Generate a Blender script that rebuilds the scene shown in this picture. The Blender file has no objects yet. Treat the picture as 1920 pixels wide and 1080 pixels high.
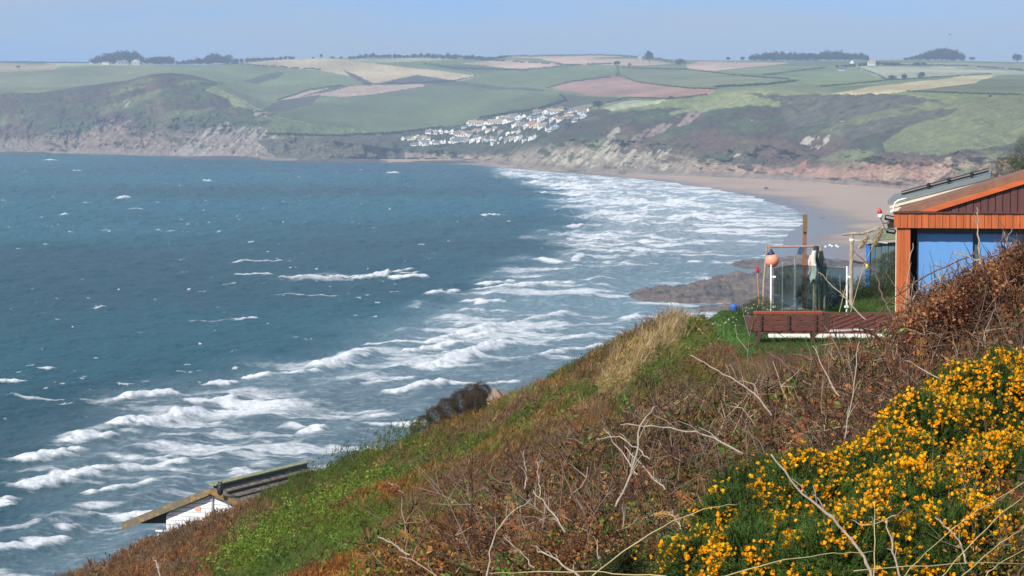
import bpy, math, random
import numpy as np
from mathutils import Vector, Matrix

random.seed(7)
RNG = np.random.default_rng(11)
SC = bpy.context.scene
COL = SC.collection
R = math.radians

# ------------------------------------------------------------------ camera
CAMZ, FPX, PITCH = 70.0, 5800.0, math.atan(356 / 5800)
cam_d = bpy.data.cameras.new("camera")
cam = bpy.data.objects.new("camera", cam_d)
COL.objects.link(cam)
cam.location = (0, 0, CAMZ)
cam.rotation_euler = (math.pi / 2 - PITCH, 0, 0)
cam_d.sensor_width = 36
cam_d.lens = 36 * FPX / 1920
cam_d.clip_start = 0.5
cam_d.clip_end = 60000
SC.camera = cam

# ------------------------------------------------------------------ light
SUN_ELEV, SUN_AZ = R(36), R(218)          # azimuth measured clockwise from +Y (view direction)
world = bpy.data.worlds.new("World")
SC.world = world
world.use_nodes = True
wn, wl = world.node_tree.nodes, world.node_tree.links
wn.clear()
w_out = wn.new("ShaderNodeOutputWorld")
w_bg = wn.new("ShaderNodeBackground")
w_bg.inputs[1].default_value = 0.14
sky = wn.new("ShaderNodeTexSky")
sky.sky_type = 'NISHITA'
sky.sun_disc = False
sky.sun_elevation = SUN_ELEV
sky.sun_rotation = SUN_AZ
sky.altitude = 50
sky.air_density = 1.0
sky.dust_density = 0.4
sky.ozone_density = 3.0
tc = wn.new("ShaderNodeTexCoord")
# thin grey cloud bands, mapped on the sky direction
mp = wn.new("ShaderNodeMapping")
mp.inputs['Scale'].default_value = (5, 5, 42)
nz = wn.new("ShaderNodeTexNoise")
nz.inputs['Scale'].default_value = 1.0
nz.inputs['Detail'].default_value = 5
nz.inputs['Roughness'].default_value = 0.5
rmp = wn.new("ShaderNodeValToRGB")
rmp.color_ramp.elements[0].position = 0.36
rmp.color_ramp.elements[1].position = 0.58
rmp.color_ramp.elements[0].color = (0, 0, 0, 1)
rmp.color_ramp.elements[1].color = (0.75, 0.75, 0.75, 1)
mixc = wn.new("ShaderNodeMixRGB")
mixc.inputs[2].default_value = (2.75, 3.2, 3.85, 1)
lift = wn.new("ShaderNodeVectorMath")
lift.operation = 'ADD'
lift.inputs[1].default_value = (0, 0, 0.24)
wl.new(tc.outputs['Generated'], lift.inputs[0])
nrm = wn.new("ShaderNodeVectorMath")
nrm.operation = 'NORMALIZE'
wl.new(lift.outputs[0], nrm.inputs[0])
wl.new(nrm.outputs[0], sky.inputs[0])
wl.new(tc.outputs['Generated'], mp.inputs[0])
wl.new(mp.outputs[0], nz.inputs['Vector'])
wl.new(nz.outputs[0], rmp.inputs[0])
wl.new(rmp.outputs[0], mixc.inputs[0])
wl.new(sky.outputs[0], mixc.inputs[1])
wl.new(mixc.outputs[0], w_bg.inputs[0])
wl.new(w_bg.outputs[0], w_out.inputs[0])

sun_d = bpy.data.lights.new("sun", 'SUN')
sun_d.energy = 4.6
sun_d.angle = R(0.5)
sun_d.color = (1.0, 0.93, 0.82)
sun = bpy.data.objects.new("sun", sun_d)
COL.objects.link(sun)
sdir = Vector((math.sin(SUN_AZ) * math.cos(SUN_ELEV), math.cos(SUN_AZ) * math.cos(SUN_ELEV), math.sin(SUN_ELEV)))
sun.rotation_euler = sdir.to_track_quat('Z', 'Y').to_euler()
sun.location = (-40, -60, 120)

SC.view_settings.view_transform = 'Standard'
SC.view_settings.look = 'None'
SC.view_settings.gamma = 1
SC.view_settings.exposure = 0.34
SC.render.engine = 'CYCLES'
SC.cycles.max_bounces = 6
SC.cycles.transparent_max_bounces = 12
SC.cycles.volume_bounces = 0
SC.cycles.use_denoising = True
HAZE = 0.000130

# ------------------------------------------------------------------ projection helpers
SP, CP = math.sin(PITCH), math.cos(PITCH)

def unproj(px, py, Y):
    dy = (540 - np.asarray(py, float)) / FPX
    dx = (np.asarray(px, float) - 960) / FPX
    t = Y / (CP + dy * SP)
    return dx * t, Y + 0 * t, CAMZ + (-SP + dy * CP) * t

def at(px, py, Y):
    x, y, z = unproj(px, py, Y)
    return Vector((float(x), float(y), float(z)))

def proj(X, Y, Z):
    dep = Y * CP - (Z - CAMZ) * SP
    up = Y * SP + (Z - CAMZ) * CP
    return 960 + FPX * X / dep, 540 - FPX * up / dep

def dist_at(py, z):
    dy = (540 - np.asarray(py, float)) / FPX
    s = (-SP + dy * CP) / (CP + dy * SP)
    return (z - CAMZ) / s

# ------------------------------------------------------------------ noise
def _h(ix, iy, seed):
    n = (ix.astype(np.int64) * 374761393 + iy.astype(np.int64) * 668265263 + seed * 2147483647 // 7) & 0xFFFFFFFF
    n = ((n ^ (n >> 13)) * 1274126177) & 0xFFFFFFFF
    n = ((n ^ (n >> 16)) * 2246822519) & 0xFFFFFFFF
    return ((n ^ (n >> 15)) & 0xFFFFFF) / float(0xFFFFFF)

def vn(x, y, seed=0):
    x = np.asarray(x, float); y = np.asarray(y, float)
    x0 = np.floor(x); y0 = np.floor(y)
    fx = x - x0; fy = y - y0
    fx = fx * fx * (3 - 2 * fx); fy = fy * fy * (3 - 2 * fy)
    a = _h(x0, y0, seed); b = _h(x0 + 1, y0, seed); c = _h(x0, y0 + 1, seed); d = _h(x0 + 1, y0 + 1, seed)
    return (a + (b - a) * fx) * (1 - fy) + (c + (d - c) * fx) * fy

def fbm(x, y, seed=0, o=4, g=0.5):
    s = 0; a = 1; t = 0
    for i in range(o):
        s = s + a * vn(x * 2 ** i + 13.7 * i, y * 2 ** i + 7.1 * i, seed + i)
        t += a; a *= g
    return s / t

def sstep(a, b, x):
    t = np.clip((x - a) / (b - a), 0, 1)
    return t * t * (3 - 2 * t)

def inpoly(px, py, poly):
    r = np.zeros(px.shape, bool)
    n = len(poly)
    for i in range(n):
        x1, y1 = poly[i]; x2, y2 = poly[(i + 1) % n]
        if y1 == y2: continue
        c = ((y1 > py) != (y2 > py)) & (px < (x2 - x1) * (py - y1) / (y2 - y1) + x1)
        r ^= c
    return r

# ------------------------------------------------------------------ materials
MATS = {}
def mat(name, col=(0.5, 0.5, 0.5), rough=0.6, metal=0, noise=None, amp=0.25, attr=None, spec=0.5, bump=0, stretch=(1, 1, 1), col2=None, sharp=None):
    if name in MATS: return MATS[name]
    m = bpy.data.materials.new(name); m.use_nodes = True
    N, L = m.node_tree.nodes, m.node_tree.links
    b = N['Principled BSDF']
    b.inputs['Roughness'].default_value = rough
    b.inputs['Metallic'].default_value = metal
    b.inputs['Specular IOR Level'].default_value = spec
    b.inputs['Base Color'].default_value = (*col, 1)
    src = None
    if attr:
        a = N.new("ShaderNodeAttribute"); a.attribute_name = attr; src = a.outputs['Color']
    if noise:
        t = N.new("ShaderNodeTexCoord"); mm = N.new("ShaderNodeMapping"); mm.inputs['Scale'].default_value = stretch
        z = N.new("ShaderNodeTexNoise"); z.inputs['Scale'].default_value = noise; z.inputs['Detail'].default_value = 6
        z.inputs['Roughness'].default_value = 0.65
        L.new(t.outputs['Object'], mm.inputs[0]); L.new(mm.outputs[0], z.inputs['Vector'])
        r = N.new("ShaderNodeMapRange")
        r.inputs['From Min'].default_value = 0.3 if not sharp else 0.5 - sharp
        r.inputs['From Max'].default_value = 0.7 if not sharp else 0.5 + sharp
        r.inputs['To Min'].default_value = 0 if col2 else 1 - amp
        r.inputs['To Max'].default_value = 1 if col2 else 1 + amp
        L.new(z.outputs[0], r.inputs['Value'])
        if col2:
            x = N.new("ShaderNodeMixRGB"); x.inputs[1].default_value = (*col, 1); x.inputs[2].default_value = (*col2, 1)
            L.new(r.outputs[0], x.inputs[0])
        else:
            x = N.new("ShaderNodeVectorMath"); x.operation = 'SCALE'
            if src: L.new(src, x.inputs[0])
            else: x.inputs[0].default_value = col
            L.new(r.outputs[0], x.inputs['Scale'])
        src = x.outputs[0]
        if bump:
            bp = N.new("ShaderNodeBump"); bp.inputs['Strength'].default_value = min(1, bump); bp.inputs['Distance'].default_value = bump
            L.new(z.outputs[0], bp.inputs['Height']); L.new(bp.outputs[0], b.inputs['Normal'])
    if src: L.new(src, b.inputs['Base Color'])
    MATS[name] = m
    return m

def veg_mat(name, trans=0.3, rough=0.7):
    m = mat(name, rough=rough, attr='Col', spec=0.25)
    N, L = m.node_tree.nodes, m.node_tree.links
    b = N['Principled BSDF']
    a = [n for n in N if n.type == 'ATTRIBUTE'][0]
    t = N.new("ShaderNodeBsdfTranslucent"); x = N.new("ShaderNodeMixShader"); x.inputs[0].default_value = trans
    L.new(a.outputs['Color'], t.inputs[0]); L.new(b.outputs[0], x.inputs[1]); L.new(t.outputs[0], x.inputs[2])
    L.new(x.outputs[0], N['Material Output'].inputs[0])
    return m

# ------------------------------------------------------------------ object helpers
def tag(o, label=None, cat=None, group=None, kind=None):
    if label: o['label'] = label
    if cat: o['category'] = cat
    if group: o['group'] = group
    if kind: o['kind'] = kind
    return o

def empty(name, loc, rz=0):
    o = bpy.data.objects.new(name, None); COL.objects.link(o)
    o.location = loc; o.rotation_euler = (0, 0, rz); o.empty_display_size = 0.3
    return o

def np_mesh(name, V, loops, sizes, m=None, col=None, smooth=False, parent=None):
    me = bpy.data.meshes.new(name)
    V = np.ascontiguousarray(V, np.float32)
    me.vertices.add(len(V)); me.vertices.foreach_set('co', V.ravel())
    loops = np.ascontiguousarray(loops, np.int32).ravel()
    sizes = np.ascontiguousarray(sizes, np.int32)
    me.loops.add(len(loops)); me.loops.foreach_set('vertex_index', loops)
    me.polygons.add(len(sizes))
    st = np.zeros(len(sizes), np.int32); st[1:] = np.cumsum(sizes)[:-1]
    me.polygons.foreach_set('loop_start', st); 
    if smooth: me.polygons.foreach_set('use_smooth', np.ones(len(sizes), bool))
    me.update(calc_edges=True)
    if col is not None:
        a = me.color_attributes.new('Col', 'FLOAT_COLOR', 'POINT')
        c = np.ones((len(V), 4), np.float32); c[:, :col.shape[1]] = col
        a.data.foreach_set('color', c.ravel())
    if m: me.materials.append(m)
    o = bpy.data.objects.new(name, me); COL.objects.link(o)
    if parent: o.parent = parent
    return o

def grid_mesh(name, X, Y, Z, m, col=None, smooth=True):
    h, w = X.shape
    V = np.stack([X, Y, Z], -1).reshape(-1, 3)
    i = np.arange(h * w).reshape(h, w)
    q = np.stack([i[:-1, :-1], i[:-1, 1:], i[1:, 1:], i[1:, :-1]], -1).reshape(-1, 4)
    return np_mesh(name, V, q, np.full(len(q), 4), m, None if col is None else col.reshape(-1, col.shape[-1]), smooth)

class MB:
    """collects shapes for ONE mesh object"""
    def __init__(s): s.v = []; s.f = []
    def add(s, vs, fs):
        o = len(s.v); s.v += [tuple(v) for v in vs]; s.f += [[o + i for i in f] for f in fs]; return s
    def box(s, c, d, M=None, taper=1.0):
        x, y, z = c; a, b, h = d[0] / 2, d[1] / 2, d[2] / 2
        vs = [Vector((x + i * a * (taper if k > 0 else 1), y + j * b * (taper if k > 0 else 1), z + k * h)) for k in (-1, 1) for (i, j) in ((-1, -1), (1, -1), (1, 1), (-1, 1))]
        if M is not None: vs = [M @ v for v in vs]
        return s.add(vs, [(3, 2, 1, 0), (4, 5, 6, 7), (0, 1, 5, 4), (1, 2, 6, 5), (2, 3, 7, 6), (3, 0, 4, 7)])
    def beam(s, p, q, w, h):
        p, q = Vector(p), Vector(q); d = (q - p); L = d.length
        d.normalize(); up = Vector((0, 0, 1)) if abs(d.z) < 0.95 else Vector((0, 1, 0))
        sx = d.cross(up).normalized(); uz = sx.cross(d)
        vs = [P + sx * i * w / 2 + uz * j * h / 2 for P in (p, q) for (i, j) in ((-1, -1), (1, -1), (1, 1), (-1, 1))]
        return s.add(vs, [(3, 2, 1, 0), (4, 5, 6, 7), (0, 1, 5, 4), (1, 2, 6, 5), (2, 3, 7, 6), (3, 0, 4, 7)])
    def tube(s, pts, rad, n=6):
        pts = [Vector(p) for p in pts]
        if not hasattr(rad, '__len__'): rad = [rad] * len(pts)
        vs = []; fs = []
        for i, p in enumerate(pts):
            d = (pts[min(i + 1, len(pts) - 1)] - pts[max(i - 1, 0)]).normalized()
            a = d.cross(Vector((0.3, 0.9, 0.1)))
            if a.length < 0.1: a = d.cross(Vector((1, 0, 0)))
            a.normalize(); b = d.cross(a)
            for k in range(n):
                t = 2 * math.pi * k / n
                vs.append(p + (a * math.cos(t) + b * math.sin(t)) * rad[i])
        for i in range(len(pts) - 1):
            for k in range(n):
                fs.append((i * n + k, i * n + (k + 1) % n, (i + 1) * n + (k + 1) % n, (i + 1) * n + k))
        fs.append(tuple(range(n))[::-1]); fs.append(tuple((len(pts) - 1) * n + k for k in range(n)))
        return s.add(vs, fs)
    def lathe(s, c, prof, n=14, axis=None):
        c = Vector(c); vs = []; fs = []
        for (r, z) in prof:
            for k in range(n):
                t = 2 * math.pi * k / n
                v = Vector((r * math.cos(t), r * math.sin(t), z))
                if axis: v = axis @ v
                vs.append(c + v)
        for i in range(len(prof) - 1):
            for k in range(n):
                fs.append((i * n + k, i * n + (k + 1) % n, (i + 1) * n + (k + 1) % n, (i + 1) * n + k))
        fs.append(tuple(range(n))[::-1]); fs.append(tuple((len(prof) - 1) * n + k for k in range(n)))
        return s.add(vs, fs)
    def prism(s, poly, depth, M=None):
        """poly: list of (x,z) in local plane y=0, extruded to y=depth"""
        n = len(poly)
        vs = [Vector((x, 0, z)) for x, z in poly] + [Vector((x, depth, z)) for x, z in poly]
        if M is not None: vs = [M @ v for v in vs]
        fs = [tuple(range(n)), tuple(range(2 * n - 1, n - 1, -1))] + [(i, i + n, (i + 1) % n + n, (i + 1) % n) for i in range(n)]
        return s.add(vs, fs)
    def build(s, name, m, parent=None, smooth=False, bevel=0, shade_deg=None):
        me = bpy.data.meshes.new(name)
        me.from_pydata([tuple(v) for v in s.v], [], s.f); me.update()
        if m: me.materials.append(m)
        if smooth:
            for p in me.polygons: p.use_smooth = True
        o = bpy.data.objects.new(name, me); COL.objects.link(o)
        if parent: o.parent = parent
        if bevel:
            b = o.modifiers.new("bevel", 'BEVEL'); b.width = bevel; b.segments = 2; b.limit_method = 'ANGLE'
        return o

def copy_tree(o, parent=None):
    c = o.copy(); COL.objects.link(c); c.parent = parent
    for ch in list(o.children): copy_tree(ch, c)
    return c

# ---- scatter: many copies of small prototypes merged into one mesh, with colour attribute
def scatter(name, protos, P, UP, S, C, m, parent=None, spin=True, smooth=False, cj=0.15, pcol=None):
    """protos: list of (verts Nx3, faces list of same-size polys). UP: direction for local z."""
    n = len(P)
    if n == 0: return None
    which = RNG.integers(0, len(protos), n)
    UPn = UP / (np.linalg.norm(UP, axis=1, keepdims=True) + 1e-9)
    h = RNG.normal(size=(n, 3))
    A = np.cross(UPn, h); A /= (np.linalg.norm(A, axis=1, keepdims=True) + 1e-9)
    B = np.cross(UPn, A)
    Vs = []; Ls = []; Ss = []; Cs = []; off = 0
    C = C * (1 + cj * RNG.normal(size=(n, 1))) 
    C = np.clip(C, 0.004, 1)
    for k, pr in enumerate(protos):
        v, f = pr[0], pr[1]
        vc = pr[2] if len(pr) > 2 else None
        idx = np.nonzero(which == k)[0]
        if len(idx) == 0: continue
        v = np.asarray(v, float); f = np.asarray(f)
        s = S[idx][:, None, None]
        W = (A[idx][:, None, :] * v[None, :, 0:1] + B[idx][:, None, :] * v[None, :, 1:2] + UPn[idx][:, None, :] * v[None, :, 2:3]) * s + P[idx][:, None, :]
        Vs.append(W.reshape(-1, 3))
        F = f[None] + (np.arange(len(idx)) * len(v))[:, None, None] + off
        Ls.append(F.reshape(-1)); Ss.append(np.full(len(idx) * len(f), f.shape[1]))
        cc = np.repeat(C[idx][:, None, :], len(v), 1)
        if vc is not None: cc = cc * np.asarray(vc)[None]
        Cs.append(cc.reshape(-1, 3))
        off += len(idx) * len(v)
    return np_mesh(name, np.concatenate(Vs), np.concatenate(Ls), np.concatenate(Ss), m, np.concatenate(Cs), smooth, parent)

def pr_blades(n, spread, w, seed, bend=0.4):
    r = np.random.default_rng(seed); V = []; F = []
    for i in range(n):
        a = r.uniform(0, 2 * np.pi); lean = r.uniform(0.1, spread); L = r.uniform(0.6, 1.0)
        d = np.array([np.cos(a), np.sin(a), 0]); s = np.array([-np.sin(a), np.cos(a), 0]) * w / 2
        b = d * r.uniform(0, 0.12)
        p1 = b + d * lean * 0.4 * L + np.array([0, 0, 0.55 * L]); p2 = b + d * lean * (1 + bend) * L + np.array([0, 0, L * (1 - 0.3 * lean)])
        o = len(V); V += [b - s, b + s, p1 + s * 0.8, p1 - s * 0.8, p2 + s * 0.15, p2 - s * 0.15]
        F += [(o, o + 1, o + 2, o + 3), (o + 3, o + 2, o + 4, o + 5)]
    return np.array(V), F

def pr_leaves(n, size, seed, rad=0.5, flat=0.0):
    r = np.random.default_rng(seed); V = []; F = []
    for i in range(n):
        c = r.normal(size=3); c *= r.uniform(0.2, 1) * rad / np.linalg.norm(c); c[2] = abs(c[2]) 
        a = r.normal(size=3); a[2] *= 1 - flat; a /= np.linalg.norm(a)
        b = np.cross(a, r.normal(size=3)); b /= np.linalg.norm(b); nn = np.cross(a, b)
        L = size * r.uniform(0.6, 1.3); W = L * r.uniform(0.35, 0.6)
        o = len(V); V += [c, c + a * L * 0.5 + b * W * 0.5 + nn * L * 0.12, c + a * L, c + a * L * 0.5 - b * W * 0.5 + nn * L * 0.12]
        F += [(o, o + 1, o + 2, o + 3)]
    return np.array(V), F

def pr_twig(seed, n=5, w=0.02, kink=0.25, forks=3):
    r = np.random.default_rng(seed); V = []; F = []
    def strand(p, d, L, w0, steps):
        o = len(V); q = p.copy()
        pts = [q.copy()]
        for i in range(steps):
            d = d + r.normal(size=3) * kink; d /= np.linalg.norm(d); q = q + d * L / steps; pts.append(q.copy())
        for i, q in enumerate(pts):
            ww = w0 * (1 - 0.7 * i / steps); a = np.cross(d, [0.3, 0.5, 0.8]); a /= np.linalg.norm(a); b = np.cross(d, a)
            for k in range(3):
                t = 2 * np.pi * k / 3; V.append(q + (a * np.cos(t) + b * np.sin(t)) * ww)
        for i in range(steps):
            for k in range(3):
                F.append((o + i * 3 + k, o + i * 3 + (k + 1) % 3, o + i * 3 + 3 + (k + 1) % 3, o + i * 3 + 3 + k))
        return pts
    pts = strand(np.zeros(3), np.array([0, 0, 1.0]), 1.0, w, n)
    for j in range(forks):
        i = r.integers(1, n); d = r.normal(size=3); d[2] = abs(d[2]) + 0.4; d /= np.linalg.norm(d)
        strand(pts[i], d, r.uniform(0.25, 0.5), w * 0.6, 2)
    return np.array(V), F

def pr_frond(seed, pairs=15):
    """bracken frond: drooping stalk with tapering pinnae"""
    r = np.random.default_rng(seed); V = []; F = []
    def P(t): return np.array([t * 0.75 + 0.25 * t * t, 0, 0.75 * t - 0.55 * t * t])
    for i in range(pairs):
        t = 0.2 + 0.8 * i / pairs; p = P(t); L = 0.42 * (1 - t) ** 0.7 + 0.04
        for s in (-1, 1):
            if r.uniform() < .25: continue
            a = np.array([0.35, s * 1.0, r.uniform(-0.7, 0.25)]) * L * r.uniform(.6, 1); w = 0.012
            for m in range(4):
                q = p + a * (m + .5) / 4; l = .055 * (1 - m / 5)
                o = len(V); V += [q + [-l, 0, r.uniform(-.03, .01)], q + [0, w, 0], q + [l, 0, r.uniform(-.03, .01)], q + [0, -w, 0]]
                F.append((o, o + 1, o + 2, o + 3))
    for i in range(4):
        p, q = P(i / 4), P((i + 1) / 4); o = len(V)
        V += [p + [0, -0.008, 0], p + [0, 0.008, 0], q + [0, 0.006, 0], q + [0, -0.006, 0]]; F.append((o, o + 1, o + 2, o + 3))
    return np.array(V), F

def pr_sprig(seed, n=14, w=0.05):
    """gorse sprig: a green shoot of spines"""
    r = np.random.default_rng(seed); V = []; F = []
    for i in range(n):
        t = i / n; p = np.array([0, 0, t * 0.85]); a = r.uniform(0, 2 * np.pi); L = 0.42 * (1.1 - t)
        d = np.array([np.cos(a) * 0.8, np.sin(a) * 0.8, 0.7]) * L; s = np.array([-np.sin(a), np.cos(a), 0]) * w / 2
        o = len(V); V += [p - s, p + s, p + d]; F.append((o, o + 1, o + 2))
    o = len(V); V += [np.array([-w * .4, 0, 0]), np.array([w * .4, 0, 0]), np.array([0, 0, 1.05])]; F.append((o, o + 1, o + 2))
    return np.array(V), F

def pr_flower(seed):
    """pea flower: standard petal, two wings, keel"""
    r = np.random.default_rng(seed); V = []; F = []; C = []
    def petal(a, lift, L, W, c):
        d = np.array([np.cos(a), np.sin(a), 0]); s = np.array([-np.sin(a), np.cos(a), 0])
        o = len(V); V.extend([np.zeros(3), d * L * .5 * (1 - lift) + s * W / 2 + [0, 0, L * (.35 + lift * .4)], d * L * (1 - lift) + [0, 0, L * (.45 + lift * .6)], d * L * .5 * (1 - lift) - s * W / 2 + [0, 0, L * (.35 + lift * .4)]])
        F.append((o, o + 1, o + 2, o + 3)); C.extend([c] * 4)
    petal(0, 0.5, 1.0, 0.95, (1, 1, 1)); petal(0.25, 0.7, 0.9, 0.8, (1, 0.97, 0.9))
    petal(2.7, 0.15, 0.8, 0.45, (1, 0.72, 0.6)); petal(3.6, 0.15, 0.8, 0.45, (1, 0.72, 0.6)); petal(3.15, 0.0, 0.7, 0.35, (1, 0.85, 0.7))
    return np.array(V), F, C

# =================================================================== FAR LAND
def curve(pts, px):
    a = np.array(pts, float)
    return np.interp(px, a[:, 0], a[:, 1])

def smooth_curve(pts, px):
    y = 0
    for d in (-40, -20, 0, 20, 40): y = y + curve(pts, px + d)
    return y / 5

def land_columns(px):
    n = fbm(px / 60, px * 0, 5, 4) - 0.5
    n2 = fbm(px / 18, px * 0 + 3, 9, 4) - 0.5
    y0 = smooth_curve([(-500, 282), (0, 283), (200, 287), (420, 292), (560, 297), (700, 298), (850, 298), (940, 303), (1000, 310), (1100, 316), (1200, 320), (1300, 323), (1500, 333), (1700, 349), (1920, 362), (2500, 390)], px)
    z0 = curve([(-500, 1.5), (700, 2), (940, 3), (1100, 4), (2500, 5)], px)
    d0 = dist_at(y0, z0)
    y1 = smooth_curve([(-500, 256), (0, 252), (120, 245), (200, 232), (330, 238), (450, 228), (540, 245), (600, 262), (700, 276), (800, 283), (900, 290), (960, 280), (1050, 262), (1150, 258), (1250, 285), (1400, 300), (1500, 310), (1600, 296), (1700, 296), (1800, 292), (1920, 296), (2500, 300)], px) + n * 10
    d1 = d0 + curve([(-500, 45), (500, 45), (700, 25), (900, 20), (1000, 50), (1200, 55), (1300, 30), (2500, 45)], px)
    y2 = smooth_curve([(-500, 182), (0, 173), (90, 174), (200, 163), (320, 140), (420, 165), (470, 200), (540, 225), (700, 246), (800, 252), (900, 240), (1000, 228), (1100, 212), (1200, 192), (1300, 178), (1450, 168), (1560, 176), (1700, 176), (1920, 172), (2500, 165)], px)
    d2 = d1 + curve([(-500, 190), (0, 190), (320, 260), (450, 180), (600, 110), (800, 100), (900, 150), (1050, 230), (1300, 330), (2500, 360)], px)
    y4 = smooth_curve([(-500, 120), (0, 117), (170, 119), (300, 121), (400, 122), (520, 112), (620, 109), (800, 108), (950, 107), (1050, 104), (1150, 104), (1220, 110), (1300, 113), (1400, 114), (1640, 113), (1720, 112), (1920, 117), (2500, 116)], px)
    d4 = curve([(-500, 5500), (900, 5400), (1400, 5100), (2500, 4900)], px)
    f = smooth_curve([(-500, .5), (320, .15), (420, .3), (600, .42), (900, .5), (1200, .5), (1500, .45), (2500, .5)], px)
    y3 = y2 + (y4 - y2) * f; d3 = d2 + (d4 - d2) * (0.42)
    ym = proj(unproj(px, y0, d0)[0], d0 - 25, z0 - 5)[1]
    ys = [ym, y0, y1, y2, y3, y4, y4 + 18, y4 + 60]
    ds = [d0 - 25, d0, d1, d2, d3, d4, d4 + 900, d4 + 3000]
    return np.array(ys), np.array(ds)

def land_grid(px, rows):
    ys, ds = land_columns(px)
    out_y = []; out_d = []; zone = []
    for k, nrow in enumerate(rows):
        t = np.arange(nrow)[:, None] / nrow
        if 2 <= k <= 4:      # smooth between fields
            def cr(a):
                p0, p1, p2, p3 = a[k - 1], a[k], a[k + 1], a[min(k + 2, len(a) - 1)]
                if k == 2: p0 = p1 - (p2 - p1) * .6
                if k == 4: p3 = p2 + (p2 - p1) * .2
                return 0.5 * (2 * p1 + (p2 - p0) * t + (2 * p0 - 5 * p1 + 4 * p2 - p3) * t * t + (3 * p1 - p0 - 3 * p2 + p3) * t ** 3)
            yy = cr(ys); dd = ds[k] + (ds[k + 1] - ds[k]) * t
        else:
            yy = ys[k] + (ys[k + 1] - ys[k]) * t; dd = ds[k] + (ds[k + 1] - ds[k]) * t
        out_y.append(yy); out_d.append(dd); zone.append(k + t + 0 * yy)
    Yp = np.concatenate(out_y); D = np.concatenate(out_d); Zn = np.concatenate(zone)
    PX = np.broadcast_to(px, Yp.shape)
    return PX, Yp, D, Zn

lpx = np.concatenate([np.arange(-500, -40, 8), np.arange(-40, 1960, 1.25), np.arange(1960, 2500, 8)])
PXl, PYl, Dl, ZNl = land_grid(lpx, [4, 55, 110, 70, 50, 8, 4])
Xl, Yl, Zl = unproj(PXl, PYl, Dl)
# relief: cliffs corrugated, scrub lumpy, fields gently rolling
w_cliff = sstep(0.9, 1.2, ZNl) * (1 - sstep(2.0, 2.4, ZNl))
w_scrub = sstep(1.6, 2.1, ZNl) * (1 - sstep(2.9, 3.15, ZNl))
gul = fbm(Xl / 38 + Zl / 60, Zl / 70 + Yl / 300, 21, 5, .55) - 0.5
fine = fbm(Xl / 9 + Zl / 14, Zl / 9 + Yl / 50, 31, 4, .6) - 0.5
Dl = Dl + w_cliff * (gul * 70 + fine * 22) + w_scrub * (gul * 75 + fine * 16)
Xl, Yl, Zl = unproj(PXl, PYl, Dl)
Zl = Zl + w_scrub * (fbm(Xl / 14, Yl / 14, 41, 4) - .5) * 5 + sstep(3, 3.5, ZNl) * (fbm(Xl / 220, Yl / 260, 51, 3) - 0.5) * 7 * (1 - sstep(4.6, 5, ZNl))

def land_at(px, py):
    """world point of the far land seen at pixel (px, py)"""
    j = int(np.argmin(abs(lpx - px)))
    pyc = proj(Xl[:, j], Yl[:, j], Zl[:, j])[1]
    i = int(np.argmin(abs(pyc[4:300] - py))) + 4
    return Vector((float(Xl[i, j]), float(Yl[i, j]), float(Zl[i, j])))

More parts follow.
